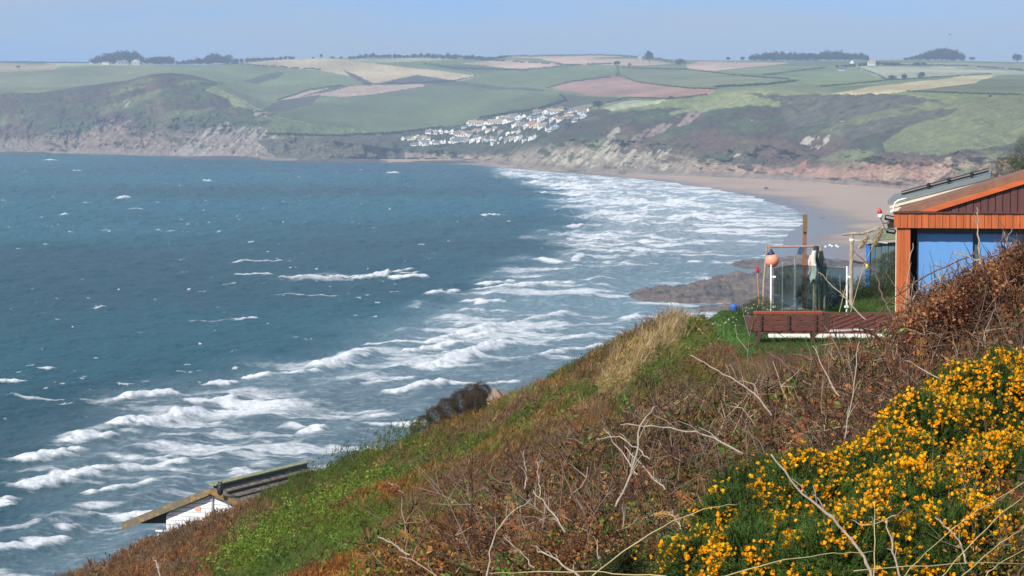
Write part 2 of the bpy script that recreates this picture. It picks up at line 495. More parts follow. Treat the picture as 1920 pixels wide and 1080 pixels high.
GREEN, YGREEN, TAN, PINK, RED, GOLD, SCRUB, PALE, DARK = [np.array(c) for c in ((.128, .155, .062), (.19, .205, .095), (.47, .38, .22), (.50, .36, .27), (.33, .195, .145), (.50, .42, .22), (.062, .050, .036), (.34, .35, .22), (.028, .042, .022))]
FIELDS = [
 (GREEN * 1.15, [(-500, 100), (2500, 100), (2500, 200), (1330, 200), (1110, 205), (780, 262), (520, 258), (500, 235), (530, 205), (440, 202), (428, 186), (385, 170), (420, 154), (330, 132), (80, 174), (-500, 180)]),
 (YGREEN, [(-500, 138), (0, 138), (90, 127), (200, 122), (330, 122), (240, 151), (130, 165), (80, 174), (0, 171), (-500, 178)]),
 (TAN * .8, [(-500, 120), (0, 118), (120, 122), (100, 132), (0, 136), (-500, 136)]),
 (PALE, [(60, 116), (170, 118), (330, 121), (200, 123), (120, 124)]),
 (GREEN * 1.3, [(322, 122), (400, 120), (470, 128), (600, 130), (690, 150), (640, 163), (540, 182), (440, 204), (428, 186), (385, 168), (420, 154), (350, 140), (305, 131)]),
 (YGREEN * .9, [(400, 165), (520, 165), (600, 160), (520, 182), (440, 203), (428, 186)]),
 (TAN, [(445, 120), (520, 112), (620, 109), (700, 118), (780, 128), (897, 142), (870, 150), (700, 160), (690, 150), (600, 132), (520, 126)]),
 (PALE, [(640, 110), (850, 108), (850, 112), (700, 117)]),
 (PINK * .95, [(520, 188), (580, 168), (640, 161), (790, 157), (800, 160), (700, 175), (640, 180), (600, 177), (560, 182)]),
 (GREEN * .95, [(500, 240), (530, 215), (600, 190), (700, 175), (800, 160), (900, 163), (1050, 178), (1062, 190), (1010, 206), (900, 222), (860, 235), (740, 250), (620, 254), (540, 262), (505, 252)]),
 (GREEN * .8, [(780, 119), (880, 121), (960, 131), (900, 139), (850, 131)]),
 (PINK, [(862, 118), (960, 112), (1075, 122), (1000, 130), (980, 131)]),
 (PINK * 1.05, [(1000, 108), (1190, 110), (1262, 118), (1200, 122), (1060, 120)]),
 (TAN, [(935, 106), (1050, 103), (1190, 105), (1100, 109), (1000, 109)]),
 (GREEN * 1.25, [(860, 156), (950, 140), (1150, 121), (1158, 141), (1060, 157), (1030, 164), (905, 158)]),
 (YGREEN * .95, [(1162, 128), (1280, 130), (1475, 150), (1440, 158), (1370, 163), (1280, 163), (1200, 154), (1165, 140)]),
 (RED, [(1028, 164), (1070, 153), (1160, 142), (1200, 155), (1290, 165), (1345, 168), (1330, 178), (1260, 184), (1170, 182), (1100, 178)]),
 (YGREEN * 1.1, [(1010, 203), (1100, 182), (1172, 182), (1150, 191), (1110, 201)]),
 (PALE, [(1125, 204), (1180, 188), (1250, 189), (1200, 200), (1150, 207)]),
 (PINK * .95, [(1285, 122), (1310, 115), (1490, 118), (1420, 125), (1340, 133), (1290, 130)]),
 (GREEN * 1.4, [(1360, 132), (1480, 123), (1560, 125), (1440, 140), (1400, 140)]),
 (GREEN * 1.35, [(1440, 143), (1560, 129), (1620, 133), (1660, 150), (1590, 163), (1510, 157), (1480, 148)]),
 (PALE, [(1600, 126), (1780, 124), (1920, 133), (2500, 133), (2500, 140), (1920, 138), (1800, 143), (1700, 148), (1665, 150)]),
 (PALE * .8, [(1650, 117), (1920, 119), (2500, 119), (2500, 128), (1920, 128), (1700, 122)]),
 (GOLD, [(1545, 178), (1640, 161), (1750, 151), (1830, 143), (1880, 142), (1820, 156), (1700, 171), (1600, 181)]),
 (YGREEN * .9, [(1250, 215), (1350, 183), (1400, 166), (1470, 166), (1560, 165), (1560, 178), (1480, 190), (1400, 200), (1300, 210)]),
 (YGREEN * .75, [(1820, 157), (1900, 141), (2500, 141), (2500, 178), (1920, 177), (1790, 174), (1700, 172)]),
 (YGREEN * .72, [(1660, 283), (1655, 268), (1705, 235), (1760, 215), (1700, 197), (1770, 184), (1920, 181), (2500, 182), (2500, 278), (1920, 260), (1850, 279), (1760, 290)]),
 (YGREEN * .85, [(1530, 300), (1580, 280), (1640, 285), (1600, 305)]),
]
ROCKS = [
 ((.52, .47, .36), [(1000, 306), (1040, 283), (1110, 278), (1130, 262), (1160, 235), (1165, 240), (1150, 270), (1200, 285), (1260, 280), (1230, 305), (1290, 318), (1100, 316)]),
 ((.40, .36, .31), [(330, 292), (320, 280), (360, 262), (390, 240), (420, 226), (455, 240), (520, 240), (520, 262), (500, 290), (400, 293)]),
 ((.36, .27, .22), [(110, 284), (135, 262), (180, 238), (215, 222), (250, 222), (235, 250), (235, 285)]),
 ((.38, .30, .24), [(235, 285), (260, 262), (330, 270), (320, 290)]),
 ((.50, .45, .36), [(472, 215), (480, 203), (520, 192), (535, 200), (520, 208), (490, 222)]),
 ((.46, .40, .30), [(228, 190), (240, 178), (250, 184), (238, 200)]),
 ((.44, .30, .22), [(612, 262), (640, 252), (660, 258), (650, 268)]),
 ((.55, .50, .40), [(1500, 268), (1515, 258), (1560, 254), (1555, 262), (1535, 278), (1505, 274)]),
 ((.46, .22, .14), [(1490, 322), (1500, 310), (1515, 301), (1512, 315), (1500, 326)]),
 ((.50, .42, .32), [(1368, 296), (1385, 286), (1396, 285), (1375, 296)]),
 ((.54, .38, .26), [(1650, 345), (1655, 305), (1675, 312), (1700, 335), (1700, 350)]),
 ((.54, .38, .27), [(1735, 345), (1750, 310), (1770, 295), (1790, 296), (1780, 325), (1800, 340), (1840, 310), (1855, 300), (1850, 330), (1800, 352)]),
 ((.36, .27, .22), [(1280, 215), (1300, 200), (1330, 210), (1290, 235), (1200, 265), (1180, 262), (1230, 235)]),
 ((.5, .44, .36), [(1400, 224), (1410, 216), (1412, 228)]), ((.5, .44, .36), [(1572, 228), (1580, 218), (1584, 226)]),
]
def land_colour(PX, PY, ZN, X, Y, Z):
    jx = (fbm(X / 12, Y / 30, 61, 4) - .5) * 8; jy = (fbm(X / 14, Y / 30, 71, 4) - .5) * 5
    px, py = PX + jx * .5, PY + jy * .4
    veg = fbm(X / 26, Y / 60 + Z / 14, 77, 5, .6)
    veg2 = fbm(X / 7, Y / 12 + Z / 5, 78, 4, .6)
    red = fbm(X / 55 + Z / 40, Y / 120 - Z / 50, 79, 4)
    c = np.ones(PX.shape + (3,)) * SCRUB
    g = sstep(.45, .62, veg)[..., None]
    c = c * (1 - g) + np.array((.060, .078, .036)) * g
    r = sstep(.52, .66, red)[..., None] * .8
    r = r * .7; c = c * (1 - r) + np.array((.125, .078, .055)) * r
    gr = sstep(.56, .70, fbm(X / 45 - Z / 30, Y / 90 + Z / 20, 83, 4))[..., None] * .8
    c = c * (1 - gr) + np.array((.13, .15, .07)) * gr
    c = c * (0.62 + 0.80 * veg2)[..., None]
    # bare rock in the cliff zone
    rn = fbm(X / 16 + Z / 8, Z / 11 + Y / 60, 91, 5, .6)
    rough = .6 * fbm((X - Z * 1.1) / 3.2, (Z + X * .8) / 22, 93, 4, .6) + .4 * fbm(X / 4, Z / 4 + Y / 20, 94, 4, .6)
    lo = 1 - sstep(1.5, 2.25, ZN + (rn - .5) * 1.2)
    rk = (sstep(.50, .60, rn * .7 + rough * .3 + .10 * lo) * lo)[..., None]
    hue = sstep(1250, 1500, PX)[..., None]
    lf_ = sstep(330, 900, PX)[..., None]; rockc = (np.array((.215, .175, .145)) * (1 - lf_) + np.array((.30, .25, .19)) * lf_) * (1 - hue) + np.array((.36, .22, .16)) * hue
    rockc = rockc * (0.55 + .65 * rough)[..., None]
    c = c * (1 - rk) + rockc * rk
    foot = (sstep(.2, .9, ZN) * (1 - sstep(1.0, 1.25, ZN + (rough - .5) * .5)))[..., None]
    c = c * (1 - foot) + np.array((.20, .165, .14)) * (.6 + .8 * rough)[..., None] * foot
    for rc, poly in ROCKS:
        m = inpoly(px + (rough - .5) * 14, py + (rn - .5) * 12, poly) & (rough > .49)
        c[m] = np.array(rc) * .52 * (0.55 + .75 * sstep(.38, .62, rough[m]))[:, None]
    fieldmask = np.zeros(PX.shape, bool)
    row = 0.92 + .16 * vn(X / 3 + Y / 40, Y / 400, 99)
    blot = 0.6 + .8 * fbm(X / 70, Y / 160, 101, 4)
    for fc, poly in FIELDS:
        m = inpoly(PX + (jx * .35), PY + jy * .22, poly)
        c[m] = fc * (row[m] * blot[m])[:, None]; fieldmask |= m
    # scrub tongues over the fields
    for poly in ([(455, 152), (500, 138), (535, 135), (522, 145), (482, 156)], [(480, 212), (530, 186), (600, 175), (585, 196), (540, 207)], [(560, 180), (600, 168), (640, 158), (655, 161), (600, 173)],
                 [(640, 128), (655, 136), (700, 155), (690, 158), (660, 146)], [(1460, 190), (1400, 176), (1560, 178), (1640, 176), (1700, 178), (1760, 190), (1690, 200), (1560, 230), (1480, 240)],
                 [(1560, 240), (1780, 203), (1800, 206), (1720, 232), (1600, 262)], [(780, 141), (905, 158), (1035, 170), (1000, 172), (900, 163), (800, 158), (700, 158)],
                 [(1060, 178), (1200, 187), (1120, 193), (1010, 212), (1000, 205)], [(480, 262), (620, 256), (720, 252), (760, 250), (760, 300), (520, 298)]):
        m = inpoly(px, py, poly)
        c[m] = (np.array((.085, .080, .058)) * (.5 + veg2[m][:, None] * 1.1))
    m = inpoly(px, py, [(740, 262), (770, 246), (860, 235), (900, 222), (1010, 204), (1100, 204), (1080, 232), (1010, 268), (900, 285), (720, 285)])
    c[m] = np.array((.062, .070, .042)) * (.5 + veg2[m][:, None] * 1.1)
    return np.clip(c, .004, .8)
Cl = land_colour(PXl, PYl, ZNl, Xl, Yl, Zl)
m_land = mat("land", rough=.95, attr='Col', spec=.1, noise=.12, amp=.35)
tag(grid_mesh("far_hills", Xl, Yl, Zl, m_land, Cl), kind="structure")

# =================================================================== BEACH
SHORE = np.array([(400, -30), (560, 0), (700, 40), (787, 60), (931, 80), (1080, 88), (1208, 98), (1327, 112), (1395, 120), (1586, 141), (1720, 159), (1837, 171), (1952, 178), (2070, 175), (2240, 168), (2417, 156), (2520, 137), (2690, 110), (2850, 62), (3000, 20), (3130, -10), (3300, -60), (3600, -400)], float)
def shore_x(Y): return np.interp(Y, SHORE[:, 0], SHORE[:, 1])
bY = np.concatenate([np.arange(300, 1100, 10), 1100 * (3500 / 1100) ** np.linspace(0, 1, 260)])[:, None]
bU = np.linspace(0, 1, 260)[None, :] ** 1.4
sx = shore_x(bY)
bX = sx - 40 + bU * (700 + 0 * bY)
dsh = bX - sx
wob = (fbm(bX / 40, bY / 60, 111, 4) - .5)
bZ = np.clip(np.where(dsh > 0, dsh * .018, dsh * .09), -2.5, 4.2) + wob * .25 + (fbm(bX / 9, bY / 9, 112, 3) - .5) * .06
wet = 1 - sstep(14, 62, dsh + wob * 60 + np.interp(bY, [1100, 1500, 1900, 2500], [-14, 2, 16, 26]))
sand = np.array((.40, .295, .215)); wetc = np.array((.16, .135, .12))
bC = sand * (.86 + .28 * fbm(bX / 30, bY / 90, 113, 4))[..., None]
bC = bC * (1 - wet[..., None]) + wetc * wet[..., None]
m_sand = mat("sand", rough=.8, attr='Col', spec=.3)
bA = np.concatenate([bC, wet[..., None]], -1)
beach = grid_mesh("beach", bX, bY + 0 * bX, bZ, m_sand, bA)
N, L = m_sand.node_tree.nodes, m_sand.node_tree.links
a = [n for n in N if n.type == 'ATTRIBUTE'][0]
r = N.new("ShaderNodeMapRange"); r.inputs['To Min'].default_value = .85; r.inputs['To Max'].default_value = .22
L.new(a.outputs['Alpha'], r.inputs['Value']); L.new(r.outputs[0], N['Principled BSDF'].inputs['Roughness'])
tag(beach, kind="structure")

# =================================================================== SEA
SURF = np.array([(400, -90), (510, -86), (592, -96), (705, -86), (818, -60), (960, -40), (1140, -16), (1400, 10), (1880, 38), (2400, 20), (3100, -25), (3300, -20), (3700, 0)], float)
def surf_x(Y): return np.interp(Y, SURF[:, 0], SURF[:, 1])
# breaking crests seen in the photograph: x1,y1,x2,y2, half width (m), strength
BREAK = [(0, 719, 24, 717, 1.6, 1), (205, 756, 312, 738, 3.2, 1), (20, 742, 200, 757, 1.5, .55), (360, 758, 435, 749, 2.4, .9), (460, 709, 590, 699, 2.2, 1), (395, 719, 437, 716, 2, 1), (268, 797, 372, 771, 3.4, 1),
 (133, 831, 182, 818, 2.6, 1), (55, 867, 130, 846, 3, 1), (46, 912, 184, 884, 2.8, 1), (212, 803, 232, 800, 1.8, .9), (0, 941, 20, 935, 2, .9), (172, 925, 282, 908, 2, .8), (0, 1035, 115, 1008, 1.6, .8), (118, 992, 146, 986, 1.4, .7),
 (603, 690, 682, 659, 3.6, 1), (800, 690, 950, 646, 3.2, 1), (690, 720, 770, 712, 2, .8), (740, 738, 830, 722, 2, .9), (830, 668, 905, 655, 2, .7), (812, 640, 925, 610, 2.6, .9), (855, 633, 905, 628, 1.6, .9), (700, 645, 842, 640, 1.6, .9), (770, 660, 850, 644, 2.6, .9),
 (440, 494, 543, 489, 2.2, .7), (455, 519, 500, 515, 2.4, .9), (540, 521, 725, 518, 3.5, .75), (660, 525, 726, 518, 3, 1), (745, 522, 793, 520, 2.6, 1), (740, 508, 770, 504, 2, .8), (745, 515, 775, 512, 2, .8), (810, 552, 850, 547, 3, 1), (905, 405, 935, 402, 2.4, .9), (1018, 489, 1042, 494, 5, .9),
 (520, 555, 625, 555, 1.8, .6), (447, 601, 479, 598, 1.2, 1), (360, 603, 440, 598, 1.4, .4), (880, 565, 945, 568, 2.2, .8), (870, 585, 940, 583, 2.4, .8), (905, 545, 1060, 530, 4, .8), (910, 535, 955, 528, 3, .9), (960, 605, 1060, 590, 3, .7), (1175, 600, 1195, 592, 3, .9), (1230, 574, 1265, 571, 2, .9), (1055, 640, 1110, 632, 2.4, .7), (1020, 665, 1190, 640, 2.4, .8), (1240, 410, 1490, 400, 4, .7),
 (1090, 352, 1180, 345, 5, .6), (1300, 372, 1345, 365, 5, .7), (1330, 428, 1480, 415, 3.5, .7), (760, 800, 790, 796, 2, .9), (560, 800, 600, 806, 2.4, .7), (565, 815, 588, 808, 2.6, .8), (700, 800, 745, 797, 1.6, .7), (250, 880, 345, 870, 3, .7), (280, 862, 350, 848, 1.8, .7), (830, 722, 965, 716, 1.8, .8),
 (240, 970, 330, 958, 2, .8), (450, 885, 500, 868, 2.6, .6), (0, 990, 60, 985, 2, .5), (170, 965, 260, 965, 1.6, .6), (1070, 425, 1085, 423, 3, 1), (1120, 480, 1200, 478, 3, .6), (980, 340, 1110, 352, 6, .8), (1120, 385, 1200, 378, 5, .8), (1150, 440, 1290, 432, 4, .7),
 (88, 301, 102, 301, 5, .9), (140, 322, 150, 321, 4, .8), (384, 340, 392, 339, 4, .8), (228, 372, 236, 371, 3.5, .8), (252, 394, 262, 393, 3, .7), (195, 432, 230, 433, 2, .5), (295, 433, 320, 433, 2, .6), (735, 325, 742, 324, 5, .8), (120, 404, 124, 403, 2.5, .7), (180, 579, 186, 578, 1.5, .8), (88, 694, 96, 692, 1.3, .8), (70, 587, 78, 586, 1.5, .5)]
FPATCH = [(430, 760, 210, 34, .85), (330, 800, 110, 30, .5), (700, 660, 130, 26, .45), (800, 690, 140, 16, .75), (700, 705, 110, 14, .55), (590, 520, 130, 8, .5), (150, 800, 120, 16, .25), (250, 850, 200, 22, .4), (200, 900, 180, 22, .35), (300, 920, 140, 40, .35), (90, 960, 130, 40, .3), (1000, 535, 110, 18, .5), (960, 600, 110, 18, .45),
 (1180, 370, 120, 26, .55), (1090, 345, 90, 14, .45), (1250, 410, 200, 20, .55), (1380, 410, 90, 18, .3), (1200, 450, 150, 20, .35), (1160, 420, 110, 24, .4), (1330, 360, 60, 10, .45), (1280, 350, 90, 8, .4), (980, 330, 80, 8, .45), (1040, 570, 90, 12, .3), (880, 640, 130, 14, .35)]

def sea_fields(PX, PY):
    X, Y, Z = unproj(PX, PY, dist_at(PY, 0.0))
    sh = shore_x(Y) - X                      # metres off the shore line
    so = X - surf_x(Y)                       # metres inside the surf line
    sc = np.clip(Y / 900, .55, 2.2)          # longer swell shows farther out
    wx = (fbm(X / 70, Y / 110, 201, 3) - .5) * 46
    ph = (sh + wx) / 27.0
    along = fbm(X / 30, Y / 34, 203, 3)
    crest = np.clip(np.sin(ph * 2 * np.pi), -1, 1)
    zone = sstep(-16, 22, so + (fbm(X / 40, Y / 50, 205, 3) - .5) * 45)
    h = (0.35 + .35 * zone) * np.where(crest > 0, crest ** 2, -.4 * crest ** 2) * (.4 + 1.1 * along)
    # wind sea running with the wind toward the shore
    w1 = fbm(X / 9 + Y / 60, Y / 22 - X / 50, 207, 4, .55) - .5
    w2 = fbm(X / 2.6, Y / 5.5, 209, 3, .6) - .5
    h = h + w1 * 3.0 * np.clip(Y / 1500, .6, 1.6) + w2 * .7
    # foam
    f = sstep(.60, .80, along) * sstep(.45, .95, crest) * zone * 1.1
    trail = fbm(X / 20 + Y / 90, Y / 15, 211, 5, .64)
    big = fbm(X / 55, Y / 70, 213, 3)
    near_sh = 1 - sstep(5, 60, sh)
    far_ = sstep(1150, 1700, Y)
    f = np.maximum(f, zone * sstep(.50 - .09 * far_, .66 - .08 * far_, trail * .7 + big * .3) * (.74 + .28 * far_))
    f = np.maximum(f, zone * (.22 + .20 * far_))
    cap = fbm(X / 4.5, Y / 6, 215, 4, .6); capm = fbm(X / 120, Y / 160, 217, 2)
    f = np.maximum(f, sstep(.785, .83, cap + (capm - .5) * .10) * .9 * (1 - zone) * sstep(540, 700, Y) * sstep(3600, 3000, Y) )
    for (cx, cy, rx, ry, s) in FPATCH:
        q = ((PX - cx) / rx) ** 2 + ((PY - cy) / ry) ** 2
        m = q < 1.6
        e = np.exp(-q[m] * 1.6) * s * (0.35 + 1.3 * sstep(.40, .62, trail[m]))
        f[m] = np.maximum(f[m], e)
    for (x1, y1, x2, y2, wd, s) in BREAK:
        a = unproj(x1, y1, dist_at(y1, 0.)); b = unproj(x2, y2, dist_at(y2, 0.))
        m = (PX > min(x1, x2) - 70) & (PX < max(x1, x2) + 70) & (PY > min(y1, y2) - 40) & (PY < max(y1, y2) + 40)
        if not m.any(): continue
        xm, ym = X[m], Y[m]
        ax, ay = float(a[0]), float(a[1]); bx, by = float(b[0]), float(b[1])
        dx, dy = bx - ax, by - ay; LL = dx * dx + dy * dy
        t = ((xm - ax) * dx + (ym - ay) * dy) / LL
        wob_ = (fbm(xm / 6, ym / 6, 221, 3) - .5) * 5 * min(1, wd / 2)
        tc_ = np.clip(t, 0, 1)
        ddx = xm - (ax + dx * tc_); ddy = ym - (ay + dy * tc_)
        dist = np.sqrt(ddx ** 2 + (ddy * .8) ** 2) + wob_
        wv = wd * (0.55 + .9 * vn(t * 6, t * 0 + x1, 223))
        g = np.exp(-np.clip(dist, 0, 99) ** 2 / wv ** 2)
        f[m] = np.maximum(f[m], g * 1.25 * s)
        h[m] += g * (.45 + .55 * fbm(xm / 2.2, ym / 3.5, 225, 3)) * .95 * s * min(wd, 3.0) * .6
    near = sstep(-8, 70, sh)
    h = h * (.12 + .88 * near) - .5 * sstep(6, -40, sh) 
    f = f * sstep(-30, -8, sh)
    return X, Y, h, np.clip(f, 0, 1.3), zone, big

spx = np.concatenate([np.arange(-900, -30, 12), np.arange(-30, 1560, 1.3), np.arange(1560, 1900, 14)])
spy = np.concatenate([np.arange(278, 330, .5), np.arange(330, 420, .65), np.arange(420, 1000, 1.0), np.arange(1000, 1110, 1.4), np.arange(1110, 1900, 16)])[::-1]
SPX, SPY = np.meshgrid(spx, spy)
Xs, Ys, hs, fs, zs, bs = sea_fields(SPX, SPY)
fade = 1 - sstep(3300, 3900, Ys) * .5
hs = hs * fade
tone = fbm(Xs / 260, Ys / 330, 231, 3)
seaC = np.stack([fs, zs, tone], -1)
m_sea = bpy.data.materials.new("sea_water"); m_sea.use_nodes = True
N, L = m_sea.node_tree.nodes, m_sea.node_tree.links
b = N['Principled BSDF']; b.inputs['IOR'].default_value = 1.33; b.inputs['Specular IOR Level'].default_value = .07
a = N.new("ShaderNodeAttribute"); a.attribute_name = 'Col'
sep = N.new("ShaderNodeSeparateColor"); L.new(a.outputs['Color'], sep.inputs[0])
tcx = N.new("ShaderNodeTexCoord")
mm = N.new("ShaderNodeMapping"); mm.inputs['Scale'].default_value = (.55, .8, 1); L.new(tcx.outputs['Object'], mm.inputs[0])
n1 = N.new("ShaderNodeTexNoise"); n1.inputs['Scale'].default_value = .45; n1.inputs['Detail'].default_value = 8; n1.inputs['Roughness'].default_value = .72
L.new(mm.outputs[0], n1.inputs['Vector'])
# foam factor = smoothstep(attr + noise)
ad = N.new("ShaderNodeMath"); ad.operation = 'MULTIPLY_ADD'; ad.inputs[1].default_value = 1.5
L.new(n1.outputs[0], ad.inputs[0]); 
sub = N.new("ShaderNodeMath"); sub.operation = 'SUBTRACT'; sub.inputs[1].default_value = 1.18
L.new(sep.outputs[0], sub.inputs[0]); L.new(sub.outputs[0], ad.inputs[2])
mr = N.new("ShaderNodeMapRange"); mr.interpolation_type = 'LINEAR'; mr.inputs['From Min'].default_value = -.22; mr.inputs['From Max'].default_value = .50
L.new(ad.outputs[0], mr.inputs['Value'])
# water colour: deep teal-blue, paler and greyer where the surf stirs it
wc = N.new("ShaderNodeMixRGB"); wc.inputs[1].default_value = (.003, .073, .096, 1); wc.inputs[2].default_value = (.12, .20, .235, 1)
L.new(sep.outputs[1], wc.inputs[0])
tn = N.new("ShaderNodeMapRange"); tn.inputs['From Min'].default_value = .3; tn.inputs['From Max'].default_value = .7; tn.inputs['To Min'].default_value = .7; tn.inputs['To Max'].default_value = 1.3
L.new(sep.outputs[2], tn.inputs['Value'])
sc_ = N.new("ShaderNodeVectorMath"); sc_.operation = 'SCALE'; L.new(wc.outputs[0], sc_.inputs[0]); L.new(tn.outputs[0], sc_.inputs['Scale'])
fm = N.new("ShaderNodeMixRGB"); fm.inputs[2].default_value = (.74, .76, .78, 1)
L.new(mr.outputs[0], fm.inputs[0]); L.new(sc_.outputs[0], fm.inputs[1]); L.new(fm.outputs[0], b.inputs['Base Color'])
rr = N.new("ShaderNodeMapRange"); rr.inputs['To Min'].default_value = .32; rr.inputs['To Max'].default_value = .9
L.new(mr.outputs[0], rr.inputs['Value']); L.new(rr.outputs[0], b.inputs['Roughness'])
n2 = N.new("ShaderNodeTexNoise"); n2.inputs['Scale'].default_value = .9; n2.inputs['Detail'].default_value = 6; n2.inputs['Roughness'].default_value = .7
L.new(mm.outputs[0], n2.inputs['Vector'])
bp = N.new("ShaderNodeBump"); bp.inputs['Strength'].default_value = 1; bp.inputs['Distance'].default_value = .8
L.new(n2.outputs[0], bp.inputs['Height']); L.new(bp.outputs[0], b.inputs['Normal'])
tag(grid_mesh("sea", Xs, Ys, hs, m_sea, seaC), kind="structure")
# still deep water round the detailed sheet, out to the horizon
m_deep = mat("deep_water", (.010, .062, .098), rough=.3, noise=.02, amp=.2)
mb = MB(); mb.add([(-9000, -3000, -3), (9000, -3000, -3), (9000, 9000, -3), (-9000, 9000, -3)], [(0, 1, 2, 3)])
tag(mb.build("sea_floor", m_deep), kind="structure")

# sea air: even thin haze over the whole bay
m_haze = bpy.data.materials.new("sea_haze"); m_haze.use_nodes = True
N, L = m_haze.node_tree.nodes, m_haze.node_tree.links
N.clear(); o_ = N.new("ShaderNodeOutputMaterial"); v_ = N.new("ShaderNodeVolumePrincipled")
v_.inputs['Color'].default_value = (.56, .75, 1.0, 1); v_.inputs['Density'].default_value = HAZE; v_.inputs['Anisotropy'].default_value = 0.0
L.new(v_.outputs[0], o_.inputs['Volume'])
hz = MB().box((0, 3000, 85), (19000, 13000, 180)).build("haze", m_haze)
tag(hz, kind="stuff")

# =================================================================== ROCKS ON THE SHORE
m_rock = mat("shore_rock", (.16, .12, .095), rough=.9, noise=.14, col2=(.045, .042, .042), sharp=.12, stretch=(.6, 1, 2.5))
def rock(name, px1, px2, py, Dp, h, label, grp=None, m=m_rock, seed=0, asym=.5, par=None, flat=.5):
    """a low rock reef: heightfield mound between two pixel columns, base on the water"""
    d = float(dist_at(py, 0.0)); x1 = float(unproj(px1, py, d)[0]); x2 = float(unproj(px2, py, d)[0]); w = x2 - x1
    n = int(max(24, min(150, (px2 - px1) / 2))); k = max(14, n // 3)
    u, v = np.meshgrid(np.linspace(0, 1, n), np.linspace(0, 1, k))
    env = np.clip(1 - (2 * v - 1) ** 2, 0, 1) ** flat * np.clip(np.where(u < asym, u / asym, (1 - u) / (1 - asym)), 0, 1) ** .5
    X = x1 + u * w; Y = d + (v - .5) * Dp
    nz_ = fbm(X / (w * .17) + seed, Y / (Dp * .30), 300 + seed, 4, .6)
    nn = fbm(X / (w * .05) + seed, Y / (Dp * .08) + u * 3, 310 + seed, 3, .6)
    step = np.floor(nz_ * 7) / 7
    Z = -1.0 + (h + 1.0) * env * (.45 + .8 * (.5 * nz_ + .5 * step)) + (nn - .5) * h * .45
    X = X + (nn - .5) * w * .01
    o = grid_mesh(name, X - (x1 + x2) / 2, Y - d, Z, m, smooth=False)
    o.location = ((x1 + x2) / 2, d, 0)
    if label: tag(o, label, "rock", grp)
    return o
rock("rock_outcrop", 1180, 1450, 556, 75, 6.2, "long brown rocky spit running out into the surf beyond the garden", seed=1, asym=.75)
rock("rock_outcrop", 1300, 1560, 542, 60, 8.2, "higher grey green shelf of rock on top of the spit behind the red torch", seed=2, asym=.6)
rock("rock_outcrop", 1370, 1640, 498, 60, 4.6, "dark rock shelf in shallow water behind the orange buoy", seed=3, asym=.5)
rock("rock_outcrop", 1295, 1500, 580, 40, 3.2, "low brown rock nearest the slope with foam along its edge", seed=4, asym=.7)
for i, (x1, x2, y, h, D, lab) in enumerate([(1277, 1290, 505, .8, 8, "tiny dark rock in the shallows, the left one of two"), (1347, 1361, 504, .7, 8, "tiny dark rock in the shallows, the right one of two"),
                                (1530, 1560, 410, .8, 20, "small dark flat rock on the wet sand behind the tall brown post"), (1552, 1572, 416, .5, 10, "little grey stone on the dry sand right of the tall brown post")]):
    rock("rock", x1, x2, y, D, h, lab, "small rocks in the shallows and on the sand", seed=10 + i)
for i, (x1, x2, y, D, h, lab) in enumerate([(-60, 330, 286, 120, 3.5, "dark wave cut reef at the foot of the far left headland"), (300, 620, 296, 120, 3.0, "dark reef under the pale cliffs of the headland"),
                                (520, 760, 302, 160, 3.2, "flat dark reef left of the small cove beach"), (720, 960, 305, 110, 2.6, "flat dark reef in front of the small cove beach")]):
    rock("reef", x1, x2, y, D, h, lab, "dark reefs along the far shore", mat("reef_rock", (.075, .065, .06), rough=.85, noise=.05, amp=.5), seed=20 + i, flat=.3)

# =================================================================== FAR VEGETATION
m_leaf = veg_mat("foliage", .22)
m_wood = mat("bark", (.10, .075, .055), rough=.9, noise=3, amp=.4)
TREEV = [pr_leaves(9, .55, 400 + i, .6) for i in range(4)]
def crown_points(n, rx, rz, seed, lob=6):
    r = np.random.default_rng(seed)
    c = r.normal(size=(lob, 3)); c /= np.linalg.norm(c, axis=1)[:, None]; c *= r.uniform(.25, .6, (lob, 1)); c[:, 2] = abs(c[:, 2]) * .9
    rad = r.uniform(.35, .6, lob)
    i = r.integers(0, lob, n); d = r.normal(size=(n, 3)); d /= np.linalg.norm(d, axis=1)[:, None]
    p = c[i] + d * (rad[i] * r.uniform(.55, 1.05, n))[:, None]
    p[:, 2] = p[:, 2] * .9 + .55
    p = p[p[:, 2] > .12]
    return p * np.array([rx, rx, rz]), d[: len(p)]
def tree(px, py, h, rx, label, col=(.05, .065, .03), seed=0, group=None, name="tree", n=420):
    g = land_at(px, py)
    t = empty(name, (g.x, g.y, g.z - .5)); tag(t, label, "tree", group)
    P, Dn = crown_points(n, rx, h * .62, seed)
    P[:, 2] += h * .22
    UPv = P - np.array([0, 0, h * .4])
    scatter("crown", TREEV, P, UPv, np.full(len(P), h * .11), np.tile(col, (len(P), 1)), m_leaf, t, cj=.35)
    mb = MB().tube([(0, 0, -1), (.1, 0, h * .25), (.3, .1, h * .55)], [h * .045, h * .03, h * .015])
    mb.tube([(.1, 0, h * .22), (rx * .4, 0, h * .5)], [h * .02, h * .01], 5).tube([(.1, 0, h * .25), (-rx * .4, .4, h * .52)], [h * .02, h * .01], 5)
    mb.build("trunk", m_wood, t)
    return t
TG = "single trees on the far fields"
